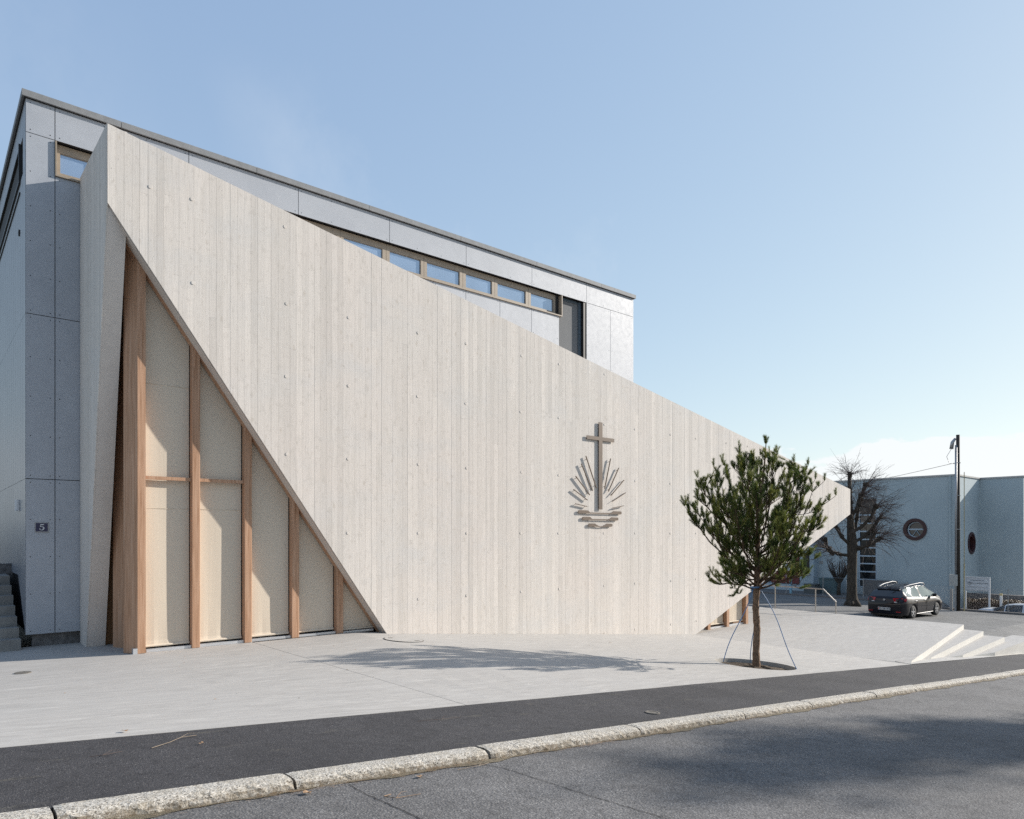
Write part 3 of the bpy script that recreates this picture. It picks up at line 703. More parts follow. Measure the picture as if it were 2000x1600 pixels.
for a in (2.962,3.818,4.708,5.598,6.508):
    mb=MB(); mb.box(a,a+.026,12.75,12.79,-1.9,min(4.9,diag(a)+.3)); wpart(mb,'blind_guide_rail',M['trim'])
for a in (3.664,4.554,5.432,6.342):
    mb=MB(); mb.box(a,a+.024,12.75,12.79,-1.9,min(4.9,diag(a)+.3)); wpart(mb,'blind_guide_rail',M['trim'])

# ---- emblem on the wall
EM=empty('church_emblem',(13.635,12.325,1.5)); tag(EM,'brown metal cross with fanned rays above three waves, mounted on the concrete wall','emblem')
K=1.0066; E0=Vector((13.635,12.325,1.5)); VW=12.325
def epart(mb,name): mb.v=[tuple(Vector(p)-E0) for p in mb.v]; return mb.build(name,M['emblem'],EM)
mb=MB(); c0,c1=13.567,13.703; vf,vb=12.284,12.300
cross=[(c0,.636),(c1,.636),(c1,2.419),(14.168,2.412),(14.168,2.506),(c1,2.512),(c1,2.893),(c0,2.893),(c0,2.514),(13.116,2.514),(13.116,2.423),(c0,2.421)]
mb.xz([(c0,.636),(c1,.636),(c1,2.893),(c0,2.893)],vf,vb); mb.xz([(13.116,2.42),(c0+.001,2.42),(c0+.001,2.512),(13.116,2.512)],vf,vb); mb.xz([(c1-.001,2.418),(14.168,2.418),(14.168,2.51),(c1-.001,2.51)],vf,vb)
for z in (.9,1.8,2.7): mb.tube([(13.635,vb-.002,z),(13.635,12.33,z)],.012,8)
recalc(epart(mb,'cross'))
RY=[((13.014,1.968),(13.403,1.169)),((12.844,1.762),(13.259,1.097)),((12.641,1.443),(13.154,.989)),((12.568,1.108),(13.069,.856)),((12.632,.753),(13.059,.694)),
((13.952,1.969),(13.717,1.169)),((14.276,1.747),(13.866,1.108)),((14.484,1.433),(13.966,1.005)),((14.553,1.101),(14.017,.852)),((14.479,.75),(14.047,.685))]
for a,b in RY:
    a=Vector(a)*1.005; b=Vector(b)*1.005; d=(a-b).normalized(); n_=Vector((-d.y,d.x))*.008
    mb=MB(); mb.xz([tuple(b-n_),tuple(b+n_),tuple(a+n_),tuple(a-n_)],12.272,12.298)
    for t in (.08,.9): q=lerp(b,a,t); mb.tube([(q.x,12.285,q.y),(q.x,12.33,q.y)],.006,6)
    recalc(epart(mb,'ray'))
def wave(u0,u1,zt,h,n0,n1,curved=False):
    mb=MB(); r=h/2; pts=[]
    for k in range(7): a=math.pi/2+math.pi*k/6; pts.append((u0+r+r*math.cos(a),zt-r+r*math.sin(a)))
    if curved:
        for k in range(9): t=k/8; pts.append((lerp(n0,n1,t),zt-h-.012*math.sin(math.pi*t)))
    for k in range(7): a=-math.pi/2+math.pi*k/6; pts.append((u1-r+r*math.cos(a),zt-r+r*math.sin(a)))
    lo=zt-h+.028
    if curved:
        for k in range(9): t=k/8; pts.append((lerp(n1,n0,t),zt-(h-.006)*math.sin(math.pi*t)))
    else:
        pts+= [(n1,zt),(n1-.05,lo+.02),(n1-.07,lo),(n0+.07,lo),(n0+.05,lo+.02),(n0,zt)]
    # ngon split: left knob, bar, right knob
    nn=len(pts); mb.prism([(x,12.288,z) for x,z in pts],[(x,12.302,z) for x,z in pts])
    for u in (u0+.12,u1-.12): mb.tube([(u,12.297,zt-h/2),(u,12.33,zt-h/2)],.012,8)
    recalc(epart(mb,'wave'))
wave(12.80,14.47,.60,.078,13.16,14.14); wave(12.95,14.34,.435,.078,13.24,14.06); wave(13.18,14.10,.268,.078,13.42,13.88,True)
for o in EM.children:
    if o.name.startswith('wave'):
        import bmesh
        bm=bmesh.new(); bm.from_mesh(o.data); bmesh.ops.triangulate(bm,faces=[f for f in bm.faces if len(f.verts)>4]); bm.to_mesh(o.data); bm.free()

# ---- text helper
def text(s,size,mat,name,parent,loc,rot,ext=.002,align='CENTER',serif=False,sx=1):
    c=bpy.data.curves.new(name,'FONT'); c.body=s; c.size=size; c.extrude=ext; c.align_x=align; c.align_y='CENTER'
    o=bpy.data.objects.new(name,c); C.objects.link(o); dg=bpy.context.evaluated_depsgraph_get(); me=bpy.data.meshes.new_from_object(o.evaluated_get(dg)); bpy.data.objects.remove(o)
    me.materials.clear(); me.materials.append(mat); o=bpy.data.objects.new(name,me); C.objects.link(o); o.parent=parent; o.location=loc; o.rotation_euler=rot; o.scale=(sx,1,1)
    return o
# house number plate
HN=empty('house_number_sign',(1.55+.232,14.56-.004,.115),R(-.57)); tag(HN,'small dark blue enamel plate with white number 5 on the shaded cladding','house number')
mb=MB(); mb.box(-.10,.10,-.012,-.001,-.085,.085); mb.build('plate_border',M['galv'],HN)
mb=MB(); mb.box(-.088,.088,-.015,-.011,-.073,.073); mb.build('plate_face',M['plate_blue'],HN)
# bold old-style numeral five drawn as strokes
mb=MB()
def stroke(pts,wds,y0=-.021,y1=-.014):
    for (a,b),(wa,wb) in zip(zip(pts,pts[1:]),zip(wds,wds[1:])):
        a=Vector(a); b=Vector(b); d=(b-a).normalized(); n_=Vector((-d.y,d.x))
        mb.prism([(p.x,y0,p.y) for p in (a-n_*wa-d*.001,b-n_*wb+d*.001,b+n_*wb+d*.001,a+n_*wa-d*.001)],[(p.x,y1,p.y) for p in (a-n_*wa-d*.001,b-n_*wb+d*.001,b+n_*wb+d*.001,a+n_*wa-d*.001)])
stroke([(-.022,.045),(.030,.047)],[.0085,.0085]); stroke([(-.020,.045),(-.024,.006)],[.004,.004])
arc=[(-.024,.006),(-.010,.013),(.008,.012),(.022,.003),(.028,-.015),(.022,-.034),(.006,-.046),(-.012,-.048),(-.026,-.040),(-.030,-.028)]
stroke(arc,[.003,.004,.005,.008,.011,.010,.006,.004,.005,.009]); stroke([(-.034,-.027),(-.022,-.027)],[.010,.010])
recalc(mb.build('numeral',M['white'],HN))

# ---- concrete stairs at the left
ST=empty('stairs',(0,14.3,-2)); tag(ST,'dark weathered concrete staircase climbing beside the side of the church','stairs')
for k in range(7):
    mb=MB(); z1=.2+.165*k; mb.box(-1.9,1.46-.0*k,.28*k,.28*k+(.3 if k<6 else 4.5),-.05,z1+.035)
    mb.build('step',M['oldstep'],ST)
for bx in ((-2.2,-1.91,-.1,6,-.1,2.6),(-1.9,.2,6.0,6.3,-.1,2.3)):
    mb=MB(); mb.box(*bx); mb.build('stair_wall',M['soffit'],ST)
mb=MB(); mb.box(.55,2.1,2.6,2.75,1.20,1.42); mb.build('stair_kerb',M['stone'],ST)

# ------------------------------------------------------------------ young pine tree
TB=Vector((12.70,7.34,z_plaza(12.7,7.34)-.09))
PT=empty('pine_tree',TB); tag(PT,'young bushy pine tree with upright shoots in a round plaza pit','tree')
tr=random.Random(42)
camR=Vector((.757,-.654,0)); camF=Vector((.653,.757,0))
def curve(p0,d0,p1,n=8,wig=.0,rg=tr):
    p0=Vector(p0); p1=Vector(p1); Lh=(p1-p0).length; c=p0+Vector(d0).normalized()*Lh*.5; out=[]
    for i in range(n+1):
        t=i/n; q=p0*(1-t)**2+c*2*t*(1-t)+p1*t*t
        if 0<i<n: q+=Vector((rg.uniform(-1,1),rg.uniform(-1,1),rg.uniform(-1,1)))*wig
        out.append(q)
    return out
tk=MB()
lead=[Vector((0,0,-.15)),Vector((0,0,0)),Vector((.0,.01,.35)),Vector((.02,0,.8)),Vector((-.0,.02,1.2)),Vector((.02,0,1.65)),Vector((.03,.0,2.2)),Vector((.05,-.02,2.8)),Vector((.10,-.05,3.4)),Vector((.13,-.08,3.9)),Vector((.15,-.11,4.3)),Vector((.155,-.12,4.62))]
# dense resampled trunk with bark wobble
tp=[];trd=[]
rr=[(-.15,.095),(0,.082),(.35,.068),(1.2,.060),(1.65,.060),(2.2,.044),(2.8,.032),(3.4,.026),(3.9,.018),(4.3,.010),(4.62,.006)]
for a,b in zip(lead,lead[1:]):
    for i in range(6):
        q=a.lerp(b,i/6); tp.append(q); trd.append(interp(q.z,rr)*(1+tr.uniform(-.07,.10)))
tp.append(lead[-1]); trd.append(.005)
tk.tube(tp,trd,14)
for z,a in ((.55,1.0),(1.02,4.2),(1.2,-2.2),(.3,3.0)):   # branch scars
    d=Vector((math.cos(a),math.sin(a),.3)); tk.tube([Vector((0.01,.01,z))+d*.03,Vector((.01,.01,z))+d*.095],[.035,.02],8)
tk.build('trunk',M['bark_pine'],PT,smooth=True)
limbs=MB(); nd=MB(); shoots=[]
def leadpt(z):
    for a,b in zip(lead,lead[1:]):
        if a.z<=z<=b.z: return a.lerp(b,(z-a.z)/(b.z-a.z))
    return lead[-1]
def shoot(p,d,L_,tone):
    shoots.append((Vector(p),Vector(d).normalized(),L_,tone))
def grow(pts,r0,r1,lvl):
    n=len(pts); limbs.tube(pts,[lerp(r0,r1,i/(n-1)) for i in range(n)],6 if lvl==0 else 5 if lvl==1 else 4)
envt=[(1.4,.6),(1.6,.9),(1.75,1.15),(2.1,1.36),(2.6,1.46),(3.1,1.50),(3.5,1.30),(3.75,.98),(4.0,.55),(4.3,.2)]
prim=[]
ga=0
specs=[]
for h,nb in ((1.58,8),(1.74,7),(1.95,7),(2.2,6),(2.45,6),(2.75,5),(3.05,3),(3.4,2),(3.75,1)):
    for k in range(nb):
        ga+=2.399; specs.append((h+tr.uniform(-.07,.07),ga+tr.uniform(-.3,.3)))
for h,az in specs:
    zt=tr.uniform(max(1.68,h+.12),min(h+1.55,4.25)) if h<2.3 else tr.uniform(h+.35,min(4.3,h+1.25))
    rt=interp(zt,envt)*tr.uniform(.74,.97)
    if h<1.9 and tr.random()<.6: zt=tr.uniform(1.45,2.4); rt=interp(zt,envt)*tr.uniform(.75,.95)
    p0=leadpt(h); tip=Vector((math.cos(az)*rt+p0.x*.6,math.sin(az)*rt+p0.y*.6,zt))
    d0=Vector((math.cos(az),math.sin(az),.35+.25*tr.random()))
    pts=curve(p0,d0,tip,9,.012); grow(pts,.020 if h<2.6 else .013,.005,0); prim.append(pts)
    L0=(tip-p0).length
    ns_=int(7+L0*9)
    for s_ in range(ns_):
        t=tr.uniform(.22,.97); i=int(t*9); q=pts[i].lerp(pts[min(9,i+1)],t*9-i); out=(pts[min(9,i+1)]-pts[max(0,i-1)]).normalized()
        sd=Vector((tr.uniform(-1,1),tr.uniform(-1,1),tr.uniform(-.15,.6))); d=(out*.8+sd*.9+Vector((0,0,.35))).normalized()
        l=tr.uniform(.16,.42)*(1.15-.45*t); e=q+d*l+Vector((0,0,l*.35)); rad_=Vector((e.x,e.y)).length; lim=interp(e.z,envt)*1.03
        if rad_>lim: e.x*=lim/rad_; e.y*=lim/rad_
        sp2=curve(q,d,e,4,.006); grow(sp2,.006,.003,1)
        tn=tr.uniform(.15,.85)
        shoot(sp2[-2],(sp2[-1]-sp2[-2])+Vector((0,0,.03)),tr.uniform(.12,.20),tn)
        for _ in range(tr.choice([2,2,3])):
            t2=tr.uniform(.4,1); i2=int(t2*4); q2=sp2[min(4,i2)]; d2=(sp2[-1]-sp2[0]).normalized()+Vector((tr.uniform(-.9,.9),tr.uniform(-.9,.9),tr.uniform(.0,1.0)))
            shoot(q2,d2,tr.uniform(.09,.16),tn+tr.uniform(-.15,.15))
    # terminal cluster: upright tip with satellites
    d=(pts[-1]-pts[-2]).normalized()+Vector((0,0,.8)); shoot(tip,d,tr.uniform(.16,.26),tr.uniform(.4,.8))
    for _ in range(3): shoot(tip,d+Vector((tr.uniform(-.9,.9),tr.uniform(-.9,.9),tr.uniform(-.1,.5))),tr.uniform(.10,.17),tr.uniform(.35,.75))
# tall upright tips, as along the top outline of the crown (offset seen from the street, height)
for rx,ry,hz,l in ((-1.13,.1,3.78,.30),(-.93,-.3,3.98,.34),(-.60,.2,4.12,.36),(-.38,-.1,4.34,.5),(-.02,.3,4.12,.3),(.12,-.35,4.02,.3),(.42,.1,4.28,.36),(.62,-.3,4.05,.34),(.80,.3,3.88,.32),(1.02,0,4.02,.40),(1.38,.1,3.72,.22),(1.52,-.1,3.42,.2),(-1.35,0,3.3,.3),(.55,.4,4.3,.3),(-.75,-.5,3.8,.3),(.3,.6,4.0,.3),(-.2,-.6,3.9,.3),(.9,-.6,3.7,.3)):
    base=camR*rx+camF*ry; tip=Vector((base.x,base.y,hz)); st=Vector((base.x*.82,base.y*.82,hz-l)); root=leadpt(max(1.9,hz-1.7-tr.random()*.3)) 
    grow(curve(root,(base.x,base.y,.9),st,7,.01),.012,.006,0); grow([st,st.lerp(tip,.5)+Vector((.01,0,0)),tip],.006,.004,1)
    nn=int(l/.09)
    for k in range(nn+1):
        q=st.lerp(tip,k/nn); 
        for _ in range(3 if k<nn else 1): shoot(q,Vector((tr.uniform(-.6,.6),tr.uniform(-.6,.6),1.0)),tr.uniform(.10,.16),tr.uniform(.4,.8))
    shoot(tip,(0,0,1),.16,.6)
# leader tuft
for _ in range(6): shoot((.152,-.115,4.44),(tr.uniform(-.4,.4),tr.uniform(-.4,.4),1),tr.uniform(.13,.2),.5)
for _ in range(7): shoot((.14,-.10,4.14+tr.uniform(-.05,.05)),(tr.uniform(-.7,.7),tr.uniform(-.7,.7),1),.14,.5)
for p,d,L_,tone in shoots:
    u=d.orthogonal().normalized(); w_=d.cross(u); k=int(58+L_*560)
    for i in range(k):
        t=(i+tr.random())/k; q=p+d*L_*t*.9; a=tr.uniform(0,6.283); s_=u*math.cos(a)+w_*math.sin(a)
        nd_=(d*tr.uniform(.55,1.0)+s_*tr.uniform(.45,.8)).normalized(); ln=tr.uniform(.04,.072)
        e=q+nd_*ln; sw=nd_.cross(Vector((tr.uniform(-1,1),tr.uniform(-1,1),tr.uniform(-1,1)))); sw=sw.normalized()*.0018 if sw.length>1e-6 else u*.002
        nd.tone=max(0,min(1,tone+tr.uniform(-.22,.22))); b=len(nd.v); nd.v.extend([tuple(q-sw),tuple(q+sw),tuple(e)]); nd.face((b,b+1,b+2))
cr=nd.build('crown',M['needles'],PT); limbs.build('limbs',M['bark_limb'],PT,smooth=True)
print('SHOOTS',len(shoots),'NEEDLES',len(nd.f))
# blue guy ropes
def zpz(u,v,h=0): return z_plaza(u,v)+h
def gp(px_r,px_f): return TB+camR*px_r+camF*px_f
att=[TB+Vector((-.05,.03,1.62)),TB+Vector((.08,.0,1.62)),TB+Vector((.05,.08,1.55))]
ends=[(-.64,.05),(.72,-.25),(.12,.72)]
labs=['blue guy rope from the pine trunk down to the left edge of the pit','blue guy rope from the pine trunk down to the right edge of the pit','blue guy rope close behind the pine trunk']
bows=[Vector((-.05,0,0)),Vector((.10,0,0)),Vector((.03,0,0))]
for i,(a,e) in enumerate(zip(att,ends)):
    g_=gp(*e); g_.z=z_plaza(g_.x,g_.y)-(0.06 if i else 0); pts=[]
    for k in range(15):
        t=k/14; q=a.lerp(g_,t); sgn=(-1 if i==0 else 1); q+=camR*sgn*(.045*math.sin(math.pi*t*1.0)*(1 if i else .2)+.03*math.sin(2*math.pi*t)*(-1 if i==0 else 1))
        pts.append(q)
    mb=MB(); mb.tube(pts,.0085,7); mb.ring(tuple(a+Vector((-.03 if i==1 else .03,-.01,0))),(0,0,1),.075,.092,.03,18)
    tag(mb.build('guy_rope',M['cable'],smooth=True),labs[i],'rope','guy ropes staking the pine')

# ------------------------------------------------------------------ bare pollarded tree
BT=empty('bare_tree',(38.4,16.6,-3.86)); tag(BT,'bare pollarded tree with knobbly limbs and long thin twigs on the gravel','tree')
bt=random.Random(9); tk=MB(); tw=MB()
def px(rx,h,f=0): return camR*rx+camF*f+Vector((0,0,h))
trunkp=[px(0,-.1),px(0,.15),px(-.02,.6),px(-.02,1.4),px(.0,2.4),px(.0,3.4),px(-.08,4.3),px(-.12,5.4),px(-.15,7.0)]
tk.tube(trunkp,[.50,.33,.26,.24,.24,.26,.19,.13,.09],14)
for a in range(6): tk.tube([px(.18*math.cos(a*1.05),.28,.18*math.sin(a*1.05)),px(.46*math.cos(a*1.05),-.05,.46*math.sin(a*1.05))],[.16,.07],8)
limbs_=[[(0,2.75,0),(-.9,2.55,.2),(-1.15,3.0,.2)],[(-.9,2.75,.15),(-1.3,2.9,.2),(-1.35,3.5,.2)],[(-.0,3.3,0),(-.7,3.4,-.2),(-.9,4.2,-.2)],[(0,3.0,0),(.9,3.0,.1),(1.25,3.9,.1)],[(0,3.7,0),(.5,4.6,.3),(.45,5.4,.3)],[(.3,4.6,.2),(.4,5.6,.1),(.77,6.45,.1)],[(0,3.9,0),(-.4,4.6,-.4),(-.35,5.5,-.5)],
 [(0,3.2,0),(.6,3.0,-.6),(.95,3.6,-.9)],[(0,3.8,0),(.2,4.2,.7),(.35,4.9,1.0)],[(0,3.4,0),(.9,3.6,.3),(1.6,4.7,.3)],[(0,4.0,0),(.8,4.3,-.2),(1.15,5.3,-.2)],[(.0,4.9,0),(.2,5.3,-.3),(.3,5.9,-.3)]]
knobs=[(trunkp[-1],1.3),(trunkp[-2]+Vector((.1,0,.7)),.5)]
for l in limbs_:
    q=[px(a,b,c) for a,b,c in l]; pts=curve(q[0],q[1]-q[0],q[2],7,.03,bt); tk.tube(pts,[.10,.09,.085,.08,.075,.075,.09,.11],8); knobs.append((q[2],.9)); knobs.append((pts[4],.35))
for k,(p,s_) in enumerate(knobs):
    for _ in range(4 if s_>.5 else 2):
        o=Vector((bt.uniform(-.12,.12),bt.uniform(-.12,.12),bt.uniform(-.08,.12))); tk.tube([p+o*.2-Vector((0,0,.05)),p+o+Vector((0,0,.06))],[.10,.07],7)
    out=Vector((p.x,p.y,0)); out=out.normalized() if out.length>.2 else Vector((0,0,0))
    for _ in range(int(42*s_)):
        d=(out*.9+Vector((bt.uniform(-1,1),bt.uniform(-1,1),bt.uniform(-.6,1.1)))).normalized(); L_=bt.uniform(.6,1.9) if k else bt.uniform(.6,1.5)
        e=p+d*L_+Vector((0,0,bt.uniform(-.25,.3)*L_)); pts=curve(p,d+Vector((0,0,.3)),e,5,.02,bt); tw.tube(pts,[.012,.010,.008,.006,.0045,.003],3,False)
        for _ in range(2):
            q=pts[bt.randint(2,4)]; e2=q+(d+Vector((bt.uniform(-.8,.8),bt.uniform(-.8,.8),bt.uniform(-.6,.6)))).normalized()*bt.uniform(.25,.6); tw.tube([q,q.lerp(e2,.5)+Vector((0,0,.03)),e2],[.006,.005,.003],3,False)
tk.build('trunk',M['bark_bare'],BT,smooth=True); tw.build('crown',M['twig'],BT)
# small vase-shaped shrub tree
SB=empty('shrub_tree',(46.0,20.75,-3.95)); tag(SB,'small bare vase-shaped tree against the blue building','tree')
tk=MB(); tw=MB()
tk.tube([px(0,-.1),px(.0,.4),px(.05,.75)],[.14,.11,.11],8)
for k in range(17):
    a=k*2.4; r_=bt.uniform(.45,.85); e=px(r_*math.cos(a),bt.uniform(1.7,2.3),r_*.6*math.sin(a)); pts=curve(px(.03,.7),px(r_*math.cos(a),.7,r_*.5*math.sin(a)),e,7,.02,bt); tk.tube(pts,[.06,.05,.045,.04,.035,.03,.02,.015],5)
    for _ in range(16):
        q=pts[bt.randint(2,7)]; e2=q+Vector((bt.uniform(-.3,.3),bt.uniform(-.3,.3),bt.uniform(.1,.5))); tw.tube([q,q.lerp(e2,.5)+Vector((bt.uniform(-.04,.04),0,0)),e2],[.012,.009,.005],3,False)
tk.build('trunk',M['bark_bare'],SB,smooth=True); tw.build('crown',M['twig'],SB)

# ------------------------------------------------------------------ blue building
BB=empty('blue_building',(48,24,-4)); tag(BB,'pale blue rendered flat-roofed building with round maroon windows, mostly in shade','building')
O=Vector((48,24,-4))
def bpart(mb,name,mat,parent=BB,**k): mb.v=[tuple(Vector(p)-O) for p in mb.v]; return recalc(mb.build(name,mat,parent,**k))
ZR=3.52
mb=MB(); # walls with real openings for the round window and the stair window
def wall_u(mb,u,v0,v1,z0,z1,holes,th=.35):
    """wall in a plane of constant u facing -u, rectangular holes, round hole patched by a ring fan"""
    vs_=sorted(set([v0,v1]+[h[i] for h in holes for i in (0,1)])); zs_=sorted(set([z0,z1]+[h[i] for h in holes for i in (2,3)]))
    for a,b in zip(vs_,vs_[1:]):
        for c,d in zip(zs_,zs_[1:]):
            if any(h[0]<=(a+b)/2<=h[1] and h[2]<=(c+d)/2<=h[3] for h in holes): continue
            mb.quad((u,a,c),(u,b,c),(u,b,d),(u,a,d))
rc=(16.88,.285); RW=.69
wall_u(mb,48,14.6,24.11,-5.2,ZR,[(rc[0]-.8,rc[0]+.8,rc[1]-.8,rc[1]+.8),(19.18,20.36,-3.55,2.3)])
def ring_patch(mb,P,half,r,n=64):
    b=len(mb.v)
    for k in range(n):
        a=2*math.pi*k/n+math.pi/4; c,s_=math.cos(a),math.sin(a); q=half/max(abs(c),abs(s_)); mb.v.extend([P(c*q,s_*q,0),P(c*r,s_*r,0),P(c*r,s_*r,.25)])
    for k in range(n): A=b+3*k; B=b+3*((k+1)%n); mb.face((A,B,B+1,A+1)); mb.face((A+1,B+1,B+2,A+2))
ring_patch(mb,lambda x,y,d:(48+d,rc[0]+x,rc[1]+y),.8,RW-.08)
ov=(50.8,-.58)
for (a,b,c,d) in ((48,ov[0]-.8,-5.2,ZR),(ov[0]+.8,52.4,-5.2,ZR),(ov[0]-.8,ov[0]+.8,-5.2,ov[1]-.8),(ov[0]-.8,ov[0]+.8,ov[1]+.8,ZR)):
    mb.quad((a,14.6,c),(b,14.6,c),(b,14.6,d),(a,14.6,d))
ring_patch(mb,lambda x,y,d:(ov[0]+x,14.6+d,ov[1]+y),.8,.60)
mb.quad((52.4,12.25,-5.3),(52.4,14.6,-5.3),(52.4,14.6,ZR),(52.4,12.25,ZR)); mb.quad((52.4,12.25,-5.3),(62,12.25,-5.3),(62,12.25,ZR),(52.4,12.25,ZR))
mb.quad((62,12.25,-5.3),(62,40,-5.3),(62,40,ZR),(62,12.25,ZR)); mb.quad((48,24.11,-5.2),(49,24.11,-5.2),(49,24.11,ZR),(48,24.11,ZR))
mb.quad((48,40,-5.3),(62,40,-5.3),(62,40,ZR),(48,40,ZR))
O_=O; mb.v=[tuple(Vector(p)-O) for p in mb.v]; mb.build('wall',M['blue'],BB)
mb=MB()
for a,b in (((47.94,14.54),(47.94,24.2)),((47.94,14.54),(52.34,14.54)),((52.34,12.19),(52.34,14.54)),((52.34,12.19),(62.1,12.19))):
    pass
mb.box(47.95,62.1,14.55,40.1,ZR,ZR+.10); mb.box(52.35,62.1,12.2,14.549,ZR,ZR+.10); bpart(mb,'roof_edge',M['galv'])
mb=MB(); mb.tube([(47.90,14.9,ZR),(47.90,14.9,-4.9)],.04,8); bpart(mb,'downpipe',M['blue'])
# paler projecting bay at the left with window, red panel and porch
mb=MB(); mb.box(47.4,49,23.1,24.1,-4.3,-1.0+.9); mb.box(47.4,49,24.1,30,-4.3,-3.55); mb.box(47.6,49,24.6,30,-1.2,2.6); bpart(mb,'bay_wall',M['blue_pale'])
mb=MB(); mb.box(47.35,47.39,24.12,26.2,-3.50,-1.9); mb.box(47.35,47.39,24.12,24.6,-1.9,-1.2); mb.box(47.35,47.39,25.3,26.2,-1.9,-1.2); bpart(mb,'red_panel',M['red_panel'])
mb=MB(); mb.box(47.34,47.38,24.62,25.28,-2.6,-1.2); bpart(mb,'porch_door',M['white'])
f_=MB(); f_.box(47.36,47.398,23.40,23.80,-2.75,-1.3); fr=bpart(f_,'small_window',M['glass_dark'])
mb=MB(); mb.box(47.30,47.40,23.34,23.86,-2.86,-2.76); mb.v=[tuple(Vector(p)-O) for p in mb.v]; mb.build('sill',M['galv'],fr)
mb=MB(); mb.box(47.97,47.995,22.72,22.98,-2.05,-1.88); bpart(mb,'wall_plate',M['galv'])
# round window
mb=MB(); mb.ring((47.99,rc[0],rc[1]),(1,0,0),RW-.20,RW,.10,64); rw=bpart(mb,'round_window',M['red_ring'])
mb=MB(); mb.ring((48.13,rc[0]-.04,rc[1]-.02),(1,0,0),.44,.50,.08,48); mb.box(48.08,48.16,rc[0]-.46,rc[0]+.40,rc[1]-.04,rc[1]+.05); mb.tube([(48.12,rc[0]-.02,rc[1]-.03),(48.12,rc[0]-.28,rc[1]-.40)],.02,5); mb.tube([(48.12,rc[0]-.06,rc[1]-.03),(48.12,rc[0]+.2,rc[1]-.42)],.02,5); mb.v=[tuple(Vector(p)-O) for p in mb.v]; mb.build('frame',M['pale_metal'],rw)
mb=MB(); mb.ring((48.10,rc[0],rc[1]),(1,0,0),.49,.66,.2,48); mb.v=[tuple(Vector(p)-O) for p in mb.v]; mb.build('reveal',M['red_ring'],rw)
mb=MB(); mb.disc((48.2,rc[0],rc[1]),(1,0,0),.62,.02,48); mb.v=[tuple(Vector(p)-O) for p in mb.v]; mb.build('pane',m_glass('mirror_glass',(.035,.035,.032),.05,.6,.1),rw)
mb=MB(); mb.ring((ov[0],14.60,ov[1]),(0,1,0),.55,.70,.10,48); rw=bpart(mb,'round_window',M['red_ring'])
mb=MB(); mb.ring((ov[0],14.74,ov[1]),(0,1,0),.44,.62,.26,48); mb.v=[tuple(Vector(p)-O) for p in mb.v]; mb.build('reveal',M['red_ring'],rw)
mb=MB(); mb.disc((ov[0],14.82,ov[1]),(0,1,0),.6,.02,40); mb.v=[tuple(Vector(p)-O) for p in mb.v]; mb.build('pane',M['glass_dark'],rw)
# stair window
mb=MB(); mb.box(48.02,48.10,19.18,19.25,-3.55,2.3); mb.box(48.02,48.10,20.27,20.36,-3.55,2.3)
for z in (-3.5,-3.013,-2.491,-1.961,-1.456,-.91,-.362,.17,.707,1.25): mb.box(48.03,48.10,19.25,20.27,z-.04,z+.04)
sw=bpart(mb,'stair_window',M['pale_metal']); mb=MB(); mb.box(48.12,48.14,19.2,20.34,-3.55,1.25); mb.v=[tuple(Vector(p)-O) for p in mb.v]; mb.build('pane',M['glass_dark'],sw)
mb=MB(); mb.box(48.05,48.12,19.25,20.27,1.3,2.3); mb.v=[tuple(Vector(p)-O) for p in mb.v]; mb.build('spandrel',m_simple('brown_spandrel',(.10,.085,.07),.7),sw)

# ------------------------------------------------------------------ gravel yard furniture
# chain-link fence with kerb
def zfen(v): return -3.65-.03*16+.04*max(0,min(5,v-13))
FE=empty('chain_link_fence',(43,13,-4)); tag(FE,'long grey chain-link fence on a low concrete kerb behind the gravel yard','fence')
FO=Vector((43,13,-4))
def fpart(mb,name,mat): mb.v=[tuple(Vector(p)-FO) for p in mb.v]; return mb.build(name,mat,FE)
mb=MB(); vv=rng(8.2,30,22)
for a,b in zip(vv,vv[1:]): mb.prism([(42.92,a,zfen(a)-.3),(43.1,a,zfen(a)-.3),(43.1,a,zfen(a)+.10),(42.92,a,zfen(a)+.10)],[(42.92,b,zfen(b)-.3),(43.1,b,zfen(b)-.3),(43.1,b,zfen(b)+.10),(42.92,b,zfen(b)+.10)])
recalc(fpart(mb,'kerb_base',M['stone']))
mb=MB(); H_=1.15; sp_=.075; 
def wire(a,za,b,zb,r=.0014): mb.prism([(43-r,a-r*.7,za),(43+r,a-r*.7,za),(43+r,a+r*.7,za),(43-r,a+r*.7,za)],[(43-r,b-r*.7,zb),(43+r,b-r*.7,zb),(43+r,b+r*.7,zb),(43-r,b+r*.7,zb)])
v=8.3
while v<21.5:
    z0=zfen(v)+.10
    wire(v,z0,v+H_,zfen(v+H_)+.10+H_); wire(v+H_,zfen(v+H_)+.10,v,z0+H_); v+=sp_
fpart(mb,'wire_mesh',m_simple('fence_wire',(.13,.13,.13),.7,0,.1,20))
for v in rng(8.3,30,9):
    mb=MB(); mb.tube([(43,v,zfen(v)-.1),(43,v,zfen(v)+1.30)],.022,8); fpart(mb,'fence_post',M['galv'])
mb=MB(); mb.tube([(43,v,zfen(v)+1.25) for v in rng(8.3,30,22)],.006,5); fpart(mb,'top_wire',M['galv'])
mb=MB(); mb.tube([(42.75,12.62,zfen(12.7)-.1),(42.75,12.62,-1.6)],.03,10); mb.tube([(42.75,12.62,-1.6),(42.75,12.62,3.3)],.018,8)
tag(mb.build('yellow_pipe',M['yellow'],None),'thin faded yellow pipe standing right beside the utility pole','pipe')
